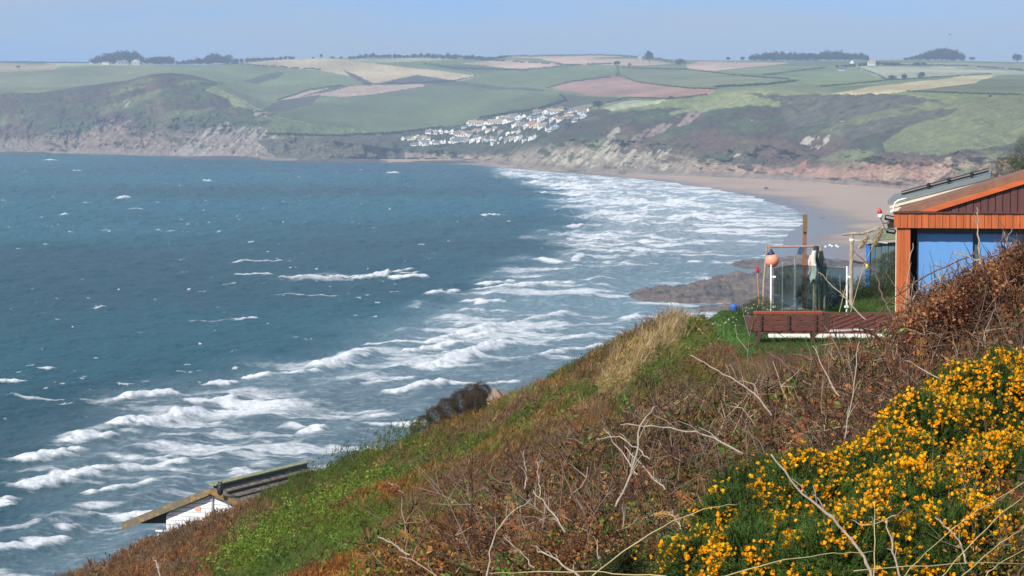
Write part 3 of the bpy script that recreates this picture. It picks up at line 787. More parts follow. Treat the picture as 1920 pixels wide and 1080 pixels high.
for i, (px, py, hp, wp, lab) in enumerate([
    (1122, 204, 16, 24, "dark round tree at the upper right end of the cliffside village"),
    (1158, 125, 11, 12, "small lone tree where the hedges meet above the ploughed red field"),
    (1180, 124, 6, 8, "very small bush like tree just right of the hedge crossing"),
    (1218, 118, 22, 16, "tall windswept skyline tree above the pink field, right of centre"),
    (1236, 124, 14, 22, "broad tree under the tall skyline tree, right of centre"),
    (1200, 124, 14, 26, "wide low tree to the left of the tall skyline tree"),
    (1275, 126, 15, 24, "rounded tree between the two pink skyline fields"),
    (1672, 153, 12, 19, "leftmost of three dark trees along the hedge above the golden field"),
    (1695, 150, 12, 14, "middle one of three dark trees along the hedge above the golden field"),
    (1728, 148, 13, 19, "rightmost of three dark trees along the hedge above the golden field"),
    (1907, 118, 17, 22, "dark dome shaped tree on the skyline at the far right"),
    (1822, 113, 8, 16, "small pale tree on the skyline right of the hilltop wood"),
    (1365, 114, 8, 9, "first little tree at the left end of the right hand skyline wood"),
    (1392, 114, 8, 12, "second little tree at the left end of the right hand skyline wood"),
    (602, 110, 8, 8, "first small round tree on the skyline behind the tan stubble hill"),
    (588, 111, 5, 6, "tiny skyline shrub left of the small round trees"),
    (622, 111, 6, 14, "second small round tree on the skyline behind the tan stubble hill"),
    (640, 111, 5, 10, "third small round tree on the skyline behind the tan stubble hill"),
    (1858, 181, 5, 9, "small dark bush in the hedge between the two right hand green slopes"),
    (1258, 185, 6, 14, "small dark thorn at the lower edge of the ploughed field"),
    (35, 128, 6, 12, "small dark tree at the edge of the tan field, far left"),
    (47, 115, 3, 8, "tiny dark shrub on the skyline at the far left")]):
    g = land_at(px, py); s = g.y / FPX
    tree(px, py, hp * s * 1.05, wp * s * .55, lab, seed=500 + i, group=TG, col=(.045, .06, .035) if i % 3 else (.055, .06, .04))

def wood(name, pts, label, col=(.045, .058, .034), cat="wood", seed=0, dens=1.0):
    """a far wood seen as one mass: pts (px, py_base, height_px)"""
    P = []; Sz = []; r = np.random.default_rng(seed)
    a = np.array(pts, float)
    L = a[-1, 0] - a[0, 0]; n = int(L / 5 * dens) + 2
    for k in range(n):
        px = a[0, 0] + L * (k + r.uniform(-.4, .4)) / n; py = np.interp(px, a[:, 0], a[:, 1]); hp = np.interp(px, a[:, 0], a[:, 2]) * r.uniform(.72, 1.08)
        g = land_at(px, py); s = g.y / FPX; h = hp * s * 1.35
        q, _ = crown_points(200, max(h * .55, 4), h * .72, seed * 100 + k)
        q = q + np.array([g.x, g.y + r.uniform(-15, 25), g.z - .5 - h * .04]); P.append(q); Sz.append(np.full(len(q), max(h * .13, 1.0)))
    P = np.concatenate(P); Sz = np.concatenate(Sz)
    C = np.tile(col, (len(P), 1)) * (0.7 + .6 * vn(P[:, 0] / 14, P[:, 1] / 9, seed))[:, None]
    c0 = P.mean(0) * np.array([1, 1, 0]) + np.array([0, 0, P[:, 2].min()])
    o = scatter(name, TREEV, P - c0, RNG.normal(size=P.shape), Sz, C, m_leaf, cj=.3); o.location = c0
    tag(o, label, cat, kind="stuff"); return o
wood("wood", [(172, 118, 8), (195, 118, 17), (225, 118, 21), (255, 118, 20), (270, 119, 10)], "dark rounded hilltop wood behind the white farm on the left skyline", seed=1, dens=1.6)
wood("wood", [(273, 120, 11), (290, 120, 13), (325, 121, 13)], "flat topped strip of trees right of the hilltop wood", seed=2, dens=1.4)
wood("wood", [(332, 121, 8), (370, 121, 12), (400, 121, 18), (430, 121, 14), (448, 120, 7)], "broken line of trees left of the tan stubble hill", seed=3, col=(.055, .06, .04))
wood("wood", [(450, 117, 8), (510, 112, 6), (555, 111, 6)], "low skyline hedge trees behind the tan stubble hill", seed=4)
wood("wood", [(655, 111, 6), (700, 109, 8), (760, 109, 7), (800, 109, 8), (860, 112, 10), (920, 113, 7), (955, 108, 4)], "long dark wood along the middle of the skyline", seed=5)
wood("wood", [(1408, 114, 9), (1435, 113, 15), (1470, 114, 14), (1520, 114, 12), (1555, 113, 16), (1600, 113, 14), (1632, 114, 8)], "long wood behind the white farm on the right skyline", seed=6, dens=1.4, col=(.06, .06, .045))
wood("wood", [(1700, 112, 4), (1735, 112, 12), (1765, 112, 20), (1795, 112, 18), (1807, 113, 10)], "steep domed hilltop wood on the right skyline", seed=7, dens=2.0, col=(.06, .06, .045))
wood("wood", [(1570, 127, 4), (1640, 122, 7), (1700, 124, 6), (1740, 122, 5)], "low shrubs below the white farm on the right", seed=8)

def hedge(pts, label, hp=3.2, seed=0, col=(.020, .028, .016)):
    P = []; r = np.random.default_rng(seed + 50)
    for (x1, y1), (x2, y2) in zip(pts[:-1], pts[1:]):
        n = max(2, int(math.hypot(x2 - x1, y2 - y1) / 2.0))
        for k in range(n):
            t = k / n; g = land_at(x1 + (x2 - x1) * t, y1 + (y2 - y1) * t); s = g.y / FPX
            m = 9; q = r.normal(size=(m, 3)) * np.array([1.6, 1.6, .5]) * s
            q[:, 2] = abs(q[:, 2]) + r.uniform(0, .6, m) * hp * s * r.uniform(.6, 1.3); P.append(q + np.array(g))
    P = np.concatenate(P); c0 = P.mean(0)
    o = scatter("hedge", TREEV, P - c0, RNG.normal(size=P.shape), np.full(len(P), hp * .45 * c0[1] / FPX), np.tile(col, (len(P), 1)), m_leaf, cj=.3)
    o.location = c0; tag(o, label, "hedge", "hedges between the far fields")
for i, (pts, lab) in enumerate([
    ([(1028, 165), (1070, 154), (1160, 143)], "hedge along the top left edge of the ploughed red field"),
    ([(1160, 143), (1200, 156), (1290, 166), (1345, 168)], "hedge along the top right edge of the ploughed red field"),
    ([(1158, 127), (1160, 143)], "short upright hedge under the lone tree above the ploughed field"),
    ([(1100, 205), (1172, 184), (1260, 186), (1330, 178)], "hedge below the ploughed field, above the village"),
    ([(1430, 142), (1550, 127)], "thin hedge between the two pale green fields on the right"),
    ([(1340, 164), (1430, 160), (1495, 153)], "thick dark hedge below the yellow green field right of centre"),
    ([(1478, 149), (1380, 142), (1290, 131), (1165, 128)], "hedge along the top of the yellow green field right of centre"),
    ([(1540, 163), (1600, 158), (1665, 151), (1780, 144), (1860, 139)], "hedge below the wide pale field, above the golden strip"),
    ([(1608, 127), (1640, 139), (1665, 151)], "slanting hedge left of the wide pale field"),
    ([(1700, 172), (1790, 175), (1920, 179)], "dark hedge between the two green slopes behind the orange garage roof"),
    ([(1620, 121), (1700, 123), (1800, 124), (1920, 132)], "long hedge above the wide pale field on the right"),
    ([(680, 158), (780, 157), (850, 153), (895, 143)], "hedge at the foot of the tan stubble hill"),
    ([(520, 189), (580, 169), (640, 161)], "hedge above the pink strip on the left"),
    ([(790, 119), (850, 129), (980, 132), (1075, 123)], "hedge below the long pink skyline field"),
    ([(905, 113), (1000, 118), (1070, 123), (1150, 120)], "hedge above the long pink skyline field"),
    ([(940, 107), (1120, 104), (1200, 106), (1262, 117)], "topmost hedge on the skyline above the pink fields"),
    ([(600, 131), (520, 126), (450, 121)], "hedge along the lower left edge of the tan stubble hill"),
    ([(0, 118), (60, 117), (170, 119)], "thin skyline hedge left of the white farm"),
    ([(900, 222), (1010, 205), (1062, 190), (1050, 178)], "broad dark hedge at the right edge of the big green field"),
    ([(500, 252), (620, 256), (740, 251), (830, 240)], "ragged hedge along the bottom of the big green field")]):
    hedge(pts, lab, seed=i, hp=5.5 if i in (5, 18, 19) else 3.6)

# =================================================================== VILLAGE
m_roofs = {k: mat("roof_" + k, c, rough=.8, noise=1.5, amp=.25) for k, c in {"grey": (.17, .17, .18), "brown": (.24, .17, .12), "tan": (.36, .29, .20), "slate": (.08, .09, .11), "red": (.42, .16, .11)}.items()}
m_walls = {k: mat("render_" + k, c, rough=.8, noise=.8, amp=.06) for k, c in {"white": (.86, .85, .83), "cream": (.76, .70, .56), "yellow": (.78, .72, .36), "pink": (.72, .45, .38), "blue": (.50, .58, .68), "grey": (.42, .42, .42)}.items()}
m_win = mat("window_glass", (.03, .04, .05), rough=.15)
NAT = {"grey": "grey", "brown": "brown", "tan": "sandy", "slate": "dark slate", "red": "red"}
HOUSES = [  # row, px, py_base, width px, height px, wall, roof, gable-on?
 ("highest", [(1004, 214, 9, 8, 'grey', 'grey', 0), (1022, 215, 10, 9, 'white', 'slate', 1), (1041, 213, 17, 8, 'white', 'tan', 0), (1064, 213, 10, 6, 'grey', 'slate', 0), (1073, 211, 12, 6, 'white', 'grey', 0), (1091, 212, 15, 7, 'white', 'brown', 0), (1101, 209, 6, 6, 'white', 'tan', 1)]),
 ("second", [(934, 223, 8, 5, 'white', 'grey', 1), (950, 224, 14, 6, 'cream', 'tan', 0), (964, 224, 12, 9, 'white', 'grey', 0), (972, 225, 11, 9, 'white', 'slate', 1), (1005, 225, 18, 6, 'white', 'grey', 0), (1017, 226, 14, 9, 'white', 'grey', 1), (1036, 227, 10, 7, 'white', 'grey', 1), (1052, 226, 15, 7, 'white', 'brown', 0), (1069, 221, 12, 6, 'cream', 'tan', 0), (1083, 224, 10, 7, 'white', 'slate', 0), (1094, 221, 12, 9, 'blue', 'grey', 1), (1078, 229, 9, 6, 'white', 'grey', 0)]),
 ("third", [(870, 241, 9, 4, 'white', 'grey', 0), (886, 236, 14, 9, 'white', 'tan', 0), (900, 236, 13, 8, 'white', 'tan', 0), (921, 233, 14, 8, 'white', 'tan', 0), (935, 232, 12, 7, 'cream', 'tan', 0), (948, 231, 12, 8, 'white', 'grey', 1), (957, 229, 12, 7, 'white', 'grey', 0), (966, 236, 13, 7, 'white', 'slate', 0), (979, 238, 12, 8, 'white', 'grey', 0), (988, 240, 10, 8, 'white', 'grey', 1), (997, 238, 11, 8, 'pink', 'red', 0), (1006, 240, 12, 9, 'yellow', 'tan', 1), (1017, 239, 14, 7, 'white', 'tan', 0), (1029, 244, 9, 8, 'white', 'slate', 0), (1041, 242, 13, 9, 'blue', 'slate', 1), (1031, 247, 8, 3, 'white', 'grey', 0)]),
 ("fourth", [(802, 251, 9, 7, 'white', 'brown', 0), (813, 252, 12, 7, 'white', 'tan', 0), (825, 251, 9, 8, 'white', 'brown', 1), (848, 252, 9, 9, 'white', 'grey', 1), (857, 256, 12, 9, 'white', 'brown', 0), (871, 257, 13, 9, 'white', 'tan', 0), (882, 254, 12, 7, 'cream', 'brown', 0), (900, 246, 9, 4, 'pink', 'tan', 0), (916, 247, 12, 5, 'cream', 'tan', 0), (952, 252, 8, 5, 'white', 'grey', 1), (962, 250, 7, 7, 'white', 'slate', 0), (972, 250, 8, 7, 'cream', 'grey', 1)]),
 ("fifth", [(755, 263, 5, 7, 'white', 'grey', 1), (769, 263, 9, 6, 'white', 'grey', 0), (778, 262, 11, 7, 'yellow', 'grey', 1), (789, 263, 12, 7, 'grey', 'brown', 0), (803, 262, 8, 5, 'white', 'brown', 0), (860, 265, 9, 7, 'white', 'grey', 0), (885, 267, 9, 7, 'white', 'slate', 1), (900, 265, 12, 8, 'white', 'grey', 1), (918, 263, 12, 6, 'blue', 'slate', 0), (930, 264, 9, 6, 'white', 'grey', 0), (940, 261, 8, 5, 'white', 'slate', 1), (950, 265, 9, 6, 'grey', 'grey', 0), (960, 263, 10, 6, 'cream', 'tan', 0), (970, 263, 11, 8, 'white', 'grey', 1), (985, 264, 11, 6, 'white', 'slate', 0), (995, 262, 9, 7, 'white', 'grey', 1), (1003, 260, 10, 7, 'white', 'slate', 1)]),
 ("lowest", [(776, 274, 10, 5, 'white', 'brown', 0), (788, 273, 9, 8, 'white', 'grey', 1), (797, 273, 11, 9, 'white', 'grey', 0), (806, 271, 8, 7, 'white', 'brown', 1), (819, 271, 8, 6, 'cream', 'grey', 0), (827, 270, 7, 7, 'white', 'grey', 1), (834, 269, 4, 8, 'white', 'grey', 1), (843, 269, 6, 5, 'white', 'slate', 1), (855, 268, 12, 8, 'white', 'grey', 0), (864, 266, 10, 7, 'white', 'grey', 0), (875, 266, 9, 5, 'grey', 'tan', 0), (926, 268, 9, 3, 'white', 'slate', 0), (936, 268, 7, 3, 'white', 'slate', 0)])]
ORD = ["first", "second", "third", "fourth", "fifth", "sixth", "seventh", "eighth", "ninth", "tenth", "eleventh", "twelfth", "thirteenth", "fourteenth", "fifteenth", "sixteenth", "seventeenth", "eighteenth", "nineteenth", "twentieth"] + ["%dth" % k for k in range(21, 60)]
def house(px, py, wp, hp, wall, roof, gable, label, group="houses of the cliffside village", seed=0, cat="house"):
    g = land_at(px, py); s = g.y / FPX; w = wp * s * 1.12; h = hp * s * 1.15; r = random.Random(seed)
    wh = h * (.56 if gable else .52); dp = w * .9 if gable else w * .6
    dp = max(dp, 5)
    t = empty("house", (g.x, g.y, g.z), r.uniform(-.25, .25)); tag(t, label, cat, group)
    mb = MB()
    if gable:
        mb.prism([(-w / 2, -3), (w / 2, -3), (w / 2, wh), (0, h * .97), (-w / 2, wh)], dp)
    else:
        mb.box((0, dp / 2, (wh - 3) / 2), (w, dp, wh + 3))
        for sx_ in (-1, 1):
            mb.add([(sx_ * w / 2 * .998, 0, wh), (sx_ * w / 2 * .998, dp, wh), (sx_ * w / 2 * .998, dp / 2, h * .95)], [(0, 1, 2)])
    mb.build("wall", m_walls[wall], t)
    rb = MB(); e = .35; th = .22
    if gable:
        for q in (-1, 1):
            M = Matrix.Identity(4)
            rb.prism([(0, h), (q * (w / 2 + e), wh - e * (h - wh) / (w / 2)), (q * (w / 2 + e), wh - e * (h - wh) / (w / 2) + th), (0, h + th)][::q], dp + 2 * e, Matrix.Translation((0, -e, 0)))
    else:
        M = Matrix.Rotation(math.pi / 2, 4, 'Z') @ Matrix.Translation((dp / 2, -w / 2 - e, 0))
        k = (h - wh) / (dp / 2)
        for q in (-1, 1):
            rb.prism([(0, h), (q * (dp / 2 + e), wh - e * k), (q * (dp / 2 + e), wh - e * k + th), (0, h + th)][::q], w + 2 * e, Matrix.Rotation(math.pi / 2, 4, 'Z') @ Matrix.Translation((dp / 2, -w / 2 - e, 0)))
    ro = rb.build("roof", m_roofs[roof], t)
    if wp >= 9 and hp >= 6:
        ch = MB().box((w * .25, dp * .5, h + .5), (.8, .8, 1.8)).build("chimney", m_walls["grey"], ro)
        nwin = 2 if wp < 12 else 3
        for k in range(nwin):
            x = (k + .5) / nwin * w - w / 2
            MB().box((x, -.03, wh * .55), (w / nwin * .42, .08, wh * .42)).build("window", m_win, t)
    return t
rx_ = random.Random(3)
for row, lst in HOUSES:          # fill the gaps so the village reads as close packed
    base_ = sorted(lst)
    for a_, b_ in zip(base_[:-1], base_[1:]):
        gap = b_[0] - a_[0]
        if 10 < gap < 45:
            for q in range(1 if gap < 24 else 2):
                t_ = (q + 1) / (2 if gap < 24 else 3)
                lst.append((a_[0] + gap * t_, a_[1] + (b_[1] - a_[1]) * t_ - rx_.uniform(1, 5), rx_.uniform(6, 10), rx_.uniform(5, 7.5), rx_.choice(['white', 'white', 'white', 'cream', 'grey']), rx_.choice(['grey', 'tan', 'slate', 'brown']), rx_.choice([0, 1])))
sd = 0
for row, lst in HOUSES:
    for i, (px, py, wp, hp, wa, ro, ga) in enumerate(sorted(lst)):
        sd += 1
        form = "gabled house" if ga else "long house" if wp > 12 else "bungalow" if hp < 7 else "house"
        side = "from left in %s row of village" % row
        house(px, py, wp, hp, wa, ro, ga, "%s %s, %s roof, %s %s" % (wa, form, NAT[ro], ORD[i], side), seed=sd)
FG = "far farm buildings"
for i, (px, py, wp, hp, wa, ro, ga, lab) in enumerate([(175, 117, 12, 6, 'white', 'grey', 0, "white farmhouse left of the dark hilltop wood"), (198, 121, 12, 4, 'cream', 'tan', 0, "long cream barn below the dark hilltop wood"), (230, 121, 18, 7, 'grey', 'grey', 0, "grey farm shed below the dark hilltop wood"), (254, 121, 15, 9, 'grey', 'grey', 1, "grey gabled barn at the right end of the dark hilltop wood"),
    (1597, 119, 5, 6, 'white', 'slate', 1, "tiny white cottage left of the bright farm on the right skyline"), (1635, 123, 12, 8, 'white', 'tan', 0, "bright white farm on the right skyline"), (1578, 133, 12, 6, 'grey', 'slate', 0, "blue grey barn in the pale green field on the right"), (1200, 111, 6, 8, 'grey', 'grey', 1, "small grey house by the tall skyline tree")]):
    house(px, py, wp, hp, wa, ro, ga, lab, FG, 900 + i, "farm building")
# garden shrubs that fill the village
r = np.random.default_rng(5); P = []; S_ = []
vp = [(740, 264), (770, 246), (860, 236), (900, 225), (1010, 206), (1104, 204), (1090, 226), (1050, 248), (1010, 268), (930, 272), (780, 280), (720, 282)]
for k in range(900):
    px, py = r.uniform(735, 1110), r.uniform(204, 280)
    if not inpoly(np.array([px]), np.array([py]), vp)[0]: continue
    if any(abs(px - h_[0]) < h_[2] * .55 and -1 < h_[1] - py < h_[3] for _, l_ in HOUSES for h_ in l_) : continue
    g = land_at(px, py); m = 14; q = r.normal(size=(m, 3)); q /= np.linalg.norm(q, axis=1)[:, None]
    rad = r.uniform(1.0, 2.4); q[:, 2] = abs(q[:, 2]); P.append(np.array(g) + q * rad * np.array([1.3, 1.3, 1])); S_.append(np.full(m, rad * .55))
P = np.concatenate(P); S_ = np.concatenate(S_); c0 = P.mean(0)
C = np.array((.040, .055, .028)) * (.6 + .9 * vn(P[:, 0] / 9, P[:, 1] / 9, 3))[:, None]
o = scatter("garden_shrubs", TREEV, P - c0, RNG.normal(size=P.shape), S_, C, m_leaf, cj=.3); o.location = c0
tag(o, "dark garden shrubs growing between the village houses", "shrubs", kind="stuff")

# birds
def gull(px, py, d, span, label, bank=.3, col=(.05, .045, .045), rz=0.4):
    p = at(px, py, d)
    mb = MB(); s = span
    prof = [(0.001, -.22), (.03, -.17), (.05, -.05), (.055, .05), (.035, .14), (.03, .18), (.001, .24)]
    mb.lathe((0, 0, 0), [(a * s * 1.1, b * s) for a, b in prof], 10, Matrix.Rotation(math.pi / 2, 3, 'X'))
    t = empty("bird", p, rz); t.rotation_euler = (0, bank, rz)
    bd = mb.build("body", mat("bird_dark", col, rough=.8, noise=8, amp=.2), t, smooth=True)
    for q in (-1, 1):
        w = MB(); a = [(q * .03 * s, .07 * s, 0), (q * .22 * s, .10 * s, .09 * s), (q * .5 * s, -.04 * s, .03 * s), (q * .24 * s, -.03 * s, .085 * s), (q * .03 * s, -.08 * s, 0)]
        v = a + [(x, y, z - .008 * s) for x, y, z in a]
        w.add(v, [(0, 1, 3, 4), (1, 2, 3), (9, 8, 6, 5), (8, 7, 6)] + [(i, i + 5, (i + 1) % 5 + 5, (i + 1) % 5) for i in range(5)])
        w.build("wing", MATS["bird_dark"], t)
    MB().add([(-.02 * s, -.18 * s, 0), (.02 * s, -.18 * s, 0), (.05 * s, -.30 * s, 0), (-.05 * s, -.30 * s, 0), (0, -.22 * s, -.01 * s)], [(0, 1, 2, 3), (0, 4, 1), (1, 4, 2), (2, 4, 3), (3, 4, 0)]).build("tail", MATS["bird_dark"], t)
    tag(t, label, "bird")
gull(1781, 65, 320, .62, "dark bird flying in the sky above the hilltop wood on the right")
gull(557, 160, 300, .38, "tiny dark bird flying in front of the green fields on the left", .5)
gull(715, 92, 420, .35, "tiny dark bird in the sky above the middle of the skyline", -.2)

# =================================================================== NEAR HILLSIDE
HC = {  # px: [(d, z) ...] from the camera's feet to the brow and down to the sea
 -500: [(2.5, 66.5), (10, 65.5), (16, 64.6), (24, 63.6), (38, 61.2), (60, 57.5), (85, 53.5), (104, 49), (125, 38), (190, 10), (300, -4)],
 130: [(2.5, 67.6), (10, 67.0), (16, 66.2), (24, 65.2), (38, 63.0), (60, 59.7), (85, 56.4), (108, 52.85), (130, 44), (200, 12), (300, -4)],
 400: [(2.5, 68.0), (10, 67.2), (16, 66.6), (24, 65.8), (38, 63.9), (60, 61.3), (85, 58.1), (114, 54.3), (134, 47), (210, 14), (310, -4)],
 640: [(2.5, 68.2), (10, 67.6), (16, 67.1), (24, 66.15), (38, 64.5), (60, 62.2), (85, 59.5), (105, 57.3), (128, 50), (210, 16), (310, -4)],
 960: [(2.5, 68.4), (10, 67.85), (16, 67.4), (24, 66.6), (38, 65.35), (60, 63.6), (80, 61.8), (97, 60.4), (120, 54), (210, 18), (320, -4)],
 1200: [(2.5, 68.5), (10, 68.0), (16, 67.6), (24, 67.05), (38, 65.95), (60, 64.9), (75, 64.35), (88, 63.3), (112, 56), (210, 20), (330, -4)],
 1310: [(2.5, 68.55), (10, 68.05), (16, 67.7), (24, 67.2), (38, 66.0), (57, 65.15), (75, 64.65), (87, 63.4), (110, 56), (210, 21), (335, -4)],
 1400: [(2.5, 68.6), (10, 68.1), (16, 67.75), (24, 67.3), (38, 65.9), (57, 65.3), (74, 63.9), (84, 62.6), (108, 57), (210, 22), (340, -4)],
 1550: [(2.5, 68.7), (10, 68.2), (16, 67.95), (24, 67.55), (38, 66.05), (57, 65.3), (75, 64.6), (90, 63.6), (112, 58), (210, 24), (350, -4)],
 1700: [(2.5, 68.8), (10, 68.3), (16, 68.15), (24, 67.72), (38, 66.6), (57, 65.36), (75, 65.2), (92, 64.9), (114, 59), (210, 26), (360, -4)],
 1920: [(2.5, 69.0), (10, 68.4), (16, 68.35), (24, 68.35), (38, 67.2), (57, 65.4), (75, 65.5), (95, 66.0), (118, 60), (210, 30), (370, -4)],
 2500: [(2.5, 69.4), (10, 68.9), (16, 69.0), (24, 69.3), (38, 68.5), (57, 67.5), (75, 67.5), (95, 68.0), (118, 64), (210, 36), (380, -4)],
}
_hp = np.array(sorted(HC)); _hd = np.array([[q[0] for q in HC[k]] for k in _hp]); _hz = np.array([[q[1] for q in HC[k]] for k in _hp])
_U = np.linspace(-700, 2700, 240); _LD = np.linspace(math.log(2.5), math.log(370), 420)
_T = np.zeros((len(_LD), len(_U)))
for j, u_ in enumerate(_U):
    kd = 0; kz = 0
    for o_ in (-45, 0, 45):
        kd = kd + np.array([np.interp(u_ + o_, _hp, _hd[:, k]) for k in range(_hd.shape[1])]) / 3
        kz = kz + np.array([np.interp(u_ + o_, _hp, _hz[:, k]) for k in range(_hd.shape[1])]) / 3
    dd = np.exp(_LD); zz = 0
    for m_ in (-.10, -.05, 0, .05, .10): zz = zz + np.interp(dd * (1 + m_), kd, kz) / 5
    _T[:, j] = zz
def gz0(X, Y):
    X = np.asarray(X, float); Y = np.maximum(np.asarray(Y, float), 2.6)
    u = np.clip((960 + FPX * X / Y - _U[0]) / (_U[1] - _U[0]), 0, len(_U) - 1.001); l = np.clip((np.log(Y) - _LD[0]) / (_LD[1] - _LD[0]), 0, len(_LD) - 1.001)
    i, j = l.astype(int), u.astype(int); a, b = l - i, u - j
    return (_T[i, j] * (1 - a) * (1 - b) + _T[i + 1, j] * a * (1 - b) + _T[i, j + 1] * (1 - a) * b + _T[i + 1, j + 1] * a * b)
def terrace(X, Y):
    """1 on the level garden in front of and round the house"""
    return sstep(54, 57, Y) * (1 - sstep(67, 71, Y - np.clip(X - 7, 0, 2) * 5)) * sstep(3.9, 4.6, X)
def gz(X, Y):
    t = terrace(X, Y)
    rough = (fbm(X / 2.2, Y / 2.6, 501, 4) - .5) * np.clip(Y / 50, .25, 1) * 1.0
    return gz0(X, Y) * (1 - t) + (65.36 + 0 * X) * t + rough * (1 - t)

gu = np.concatenate([np.arange(-700, -60, 30), np.arange(-60, 1980, 5), np.arange(1980, 2700, 30)])
gd = np.exp(np.linspace(math.log(2.6), math.log(360), 330))
GU, GD = np.meshgrid(gu, gd)
GX = (GU - 960) / FPX * GD
GZ = gz(GX, GD)
GREENP = [(380, 1080), (430, 1030), (520, 985), (555, 950), (500, 935), (520, 915), (590, 890), (640, 850), (700, 815), (780, 800), (850, 820), (880, 860), (820, 900), (740, 920), (700, 960), (640, 1000), (560, 1060), (520, 1100), (380, 1100)]
BRIGHTP = [(400, 1090), (470, 1010), (560, 965), (640, 935), (690, 905), (730, 900), (720, 945), (640, 980), (560, 1020), (520, 1060), (450, 1100)]
PALEGP = [(1105, 750), (1135, 700), (1185, 660), (1240, 622), (1290, 606), (1275, 640), (1220, 680), (1150, 735)]
TRENCHP = [(1180, 700), (1300, 640), (1420, 640), (1500, 660), (1400, 720), (1320, 740), (1200, 790), (1100, 800)]
MIDG = [(850, 900), (900, 780), (1040, 700), (1150, 690), (1300, 600), (1420, 570), (1440, 620), (1340, 660), (1250, 720), (1100, 790), (1000, 830)]
def veg_palette(X, Y, Z):
    px, py = proj(X, Y, Z)
    jx = (fbm(X / 1.5, Y / 4, 511, 4) - .5) * 200; jy = (fbm(X / 1.5 + 9, Y / 4, 513, 4) - .5) * 110
    qx, qy = px + jx, py + jy
    n1 = fbm(X / 1.1, Y / 2.4, 521, 4, .55); n2 = fbm(X / 2.6, Y / 5, 523, 3); n3 = vn(X * 2.2, Y * 1.2, 525)
    brown = np.array((.135, .082, .045)); red = np.array((.20, .085, .038)); olive = np.array((.115, .115, .035)); green = np.array((.052, .086, .020)); straw = np.array((.36, .27, .14)); purple = np.array((.105, .070, .055))
    c = np.ones(X.shape + (3,)) * brown
    def mixin(col, w):
        nonlocal c
        w = np.clip(w, 0, 1)[..., None]; c = c * (1 - w) + col * w
    mixin(olive, sstep(.46, .58, n1)); mixin(red, sstep(.55, .66, n2) * .8); mixin(purple, sstep(.58, .48, n2) * sstep(.5, .3, n3) * .7)
    m = inpoly(qx, qy, MIDG).astype(float); mixin(green * 1.1, m * sstep(.42, .56, n1) * .8); mixin(straw * .7, m * sstep(.6, .75, n3) * .4)
    left = sstep(700, 500, px) * (Y > 30); mixin(np.array((.105, .075, .052)), left * .8); mixin(red * .8, left * sstep(.5, .62, n1) * .6); mixin(straw * .55, left * sstep(.7, .8, n3) * .5)
    mixin(green, inpoly(qx, qy, GREENP) * sstep(.40, .49, fbm(X / .9, Y / 1.6, 527, 3)) * .92)
    mixin(np.array((.105, .15, .028)), inpoly(qx, qy, BRIGHTP) * .55)
    mixin(straw * .9, inpoly(px + jx * .12, py + jy * .12, PALEGP) * .6)
    mixin(np.array((.040, .095, .018)), sstep(52, 56, Y) * sstep(4.6, 5.2, X) * 1.0)
    g_ = c.mean(-1, keepdims=True); c = np.clip(g_ + (c - g_) * 1.25, .004, 1)
    return c * 1.42, px, py
gc = veg_palette(GX, GD, GZ)[0] * .55
gc = np.where((terrace(GX, GD) > .5)[..., None], np.array((.055, .12, .022)) * (.7 + .6 * vn(GX * 3, GD * 2, 5))[..., None], gc)
m_ground = mat("hillside_soil", rough=.95, attr='Col', spec=.1, noise=18, amp=.4)
tag(grid_mesh("hillside_ground", GX, GD, GZ, m_ground, gc), kind="structure")

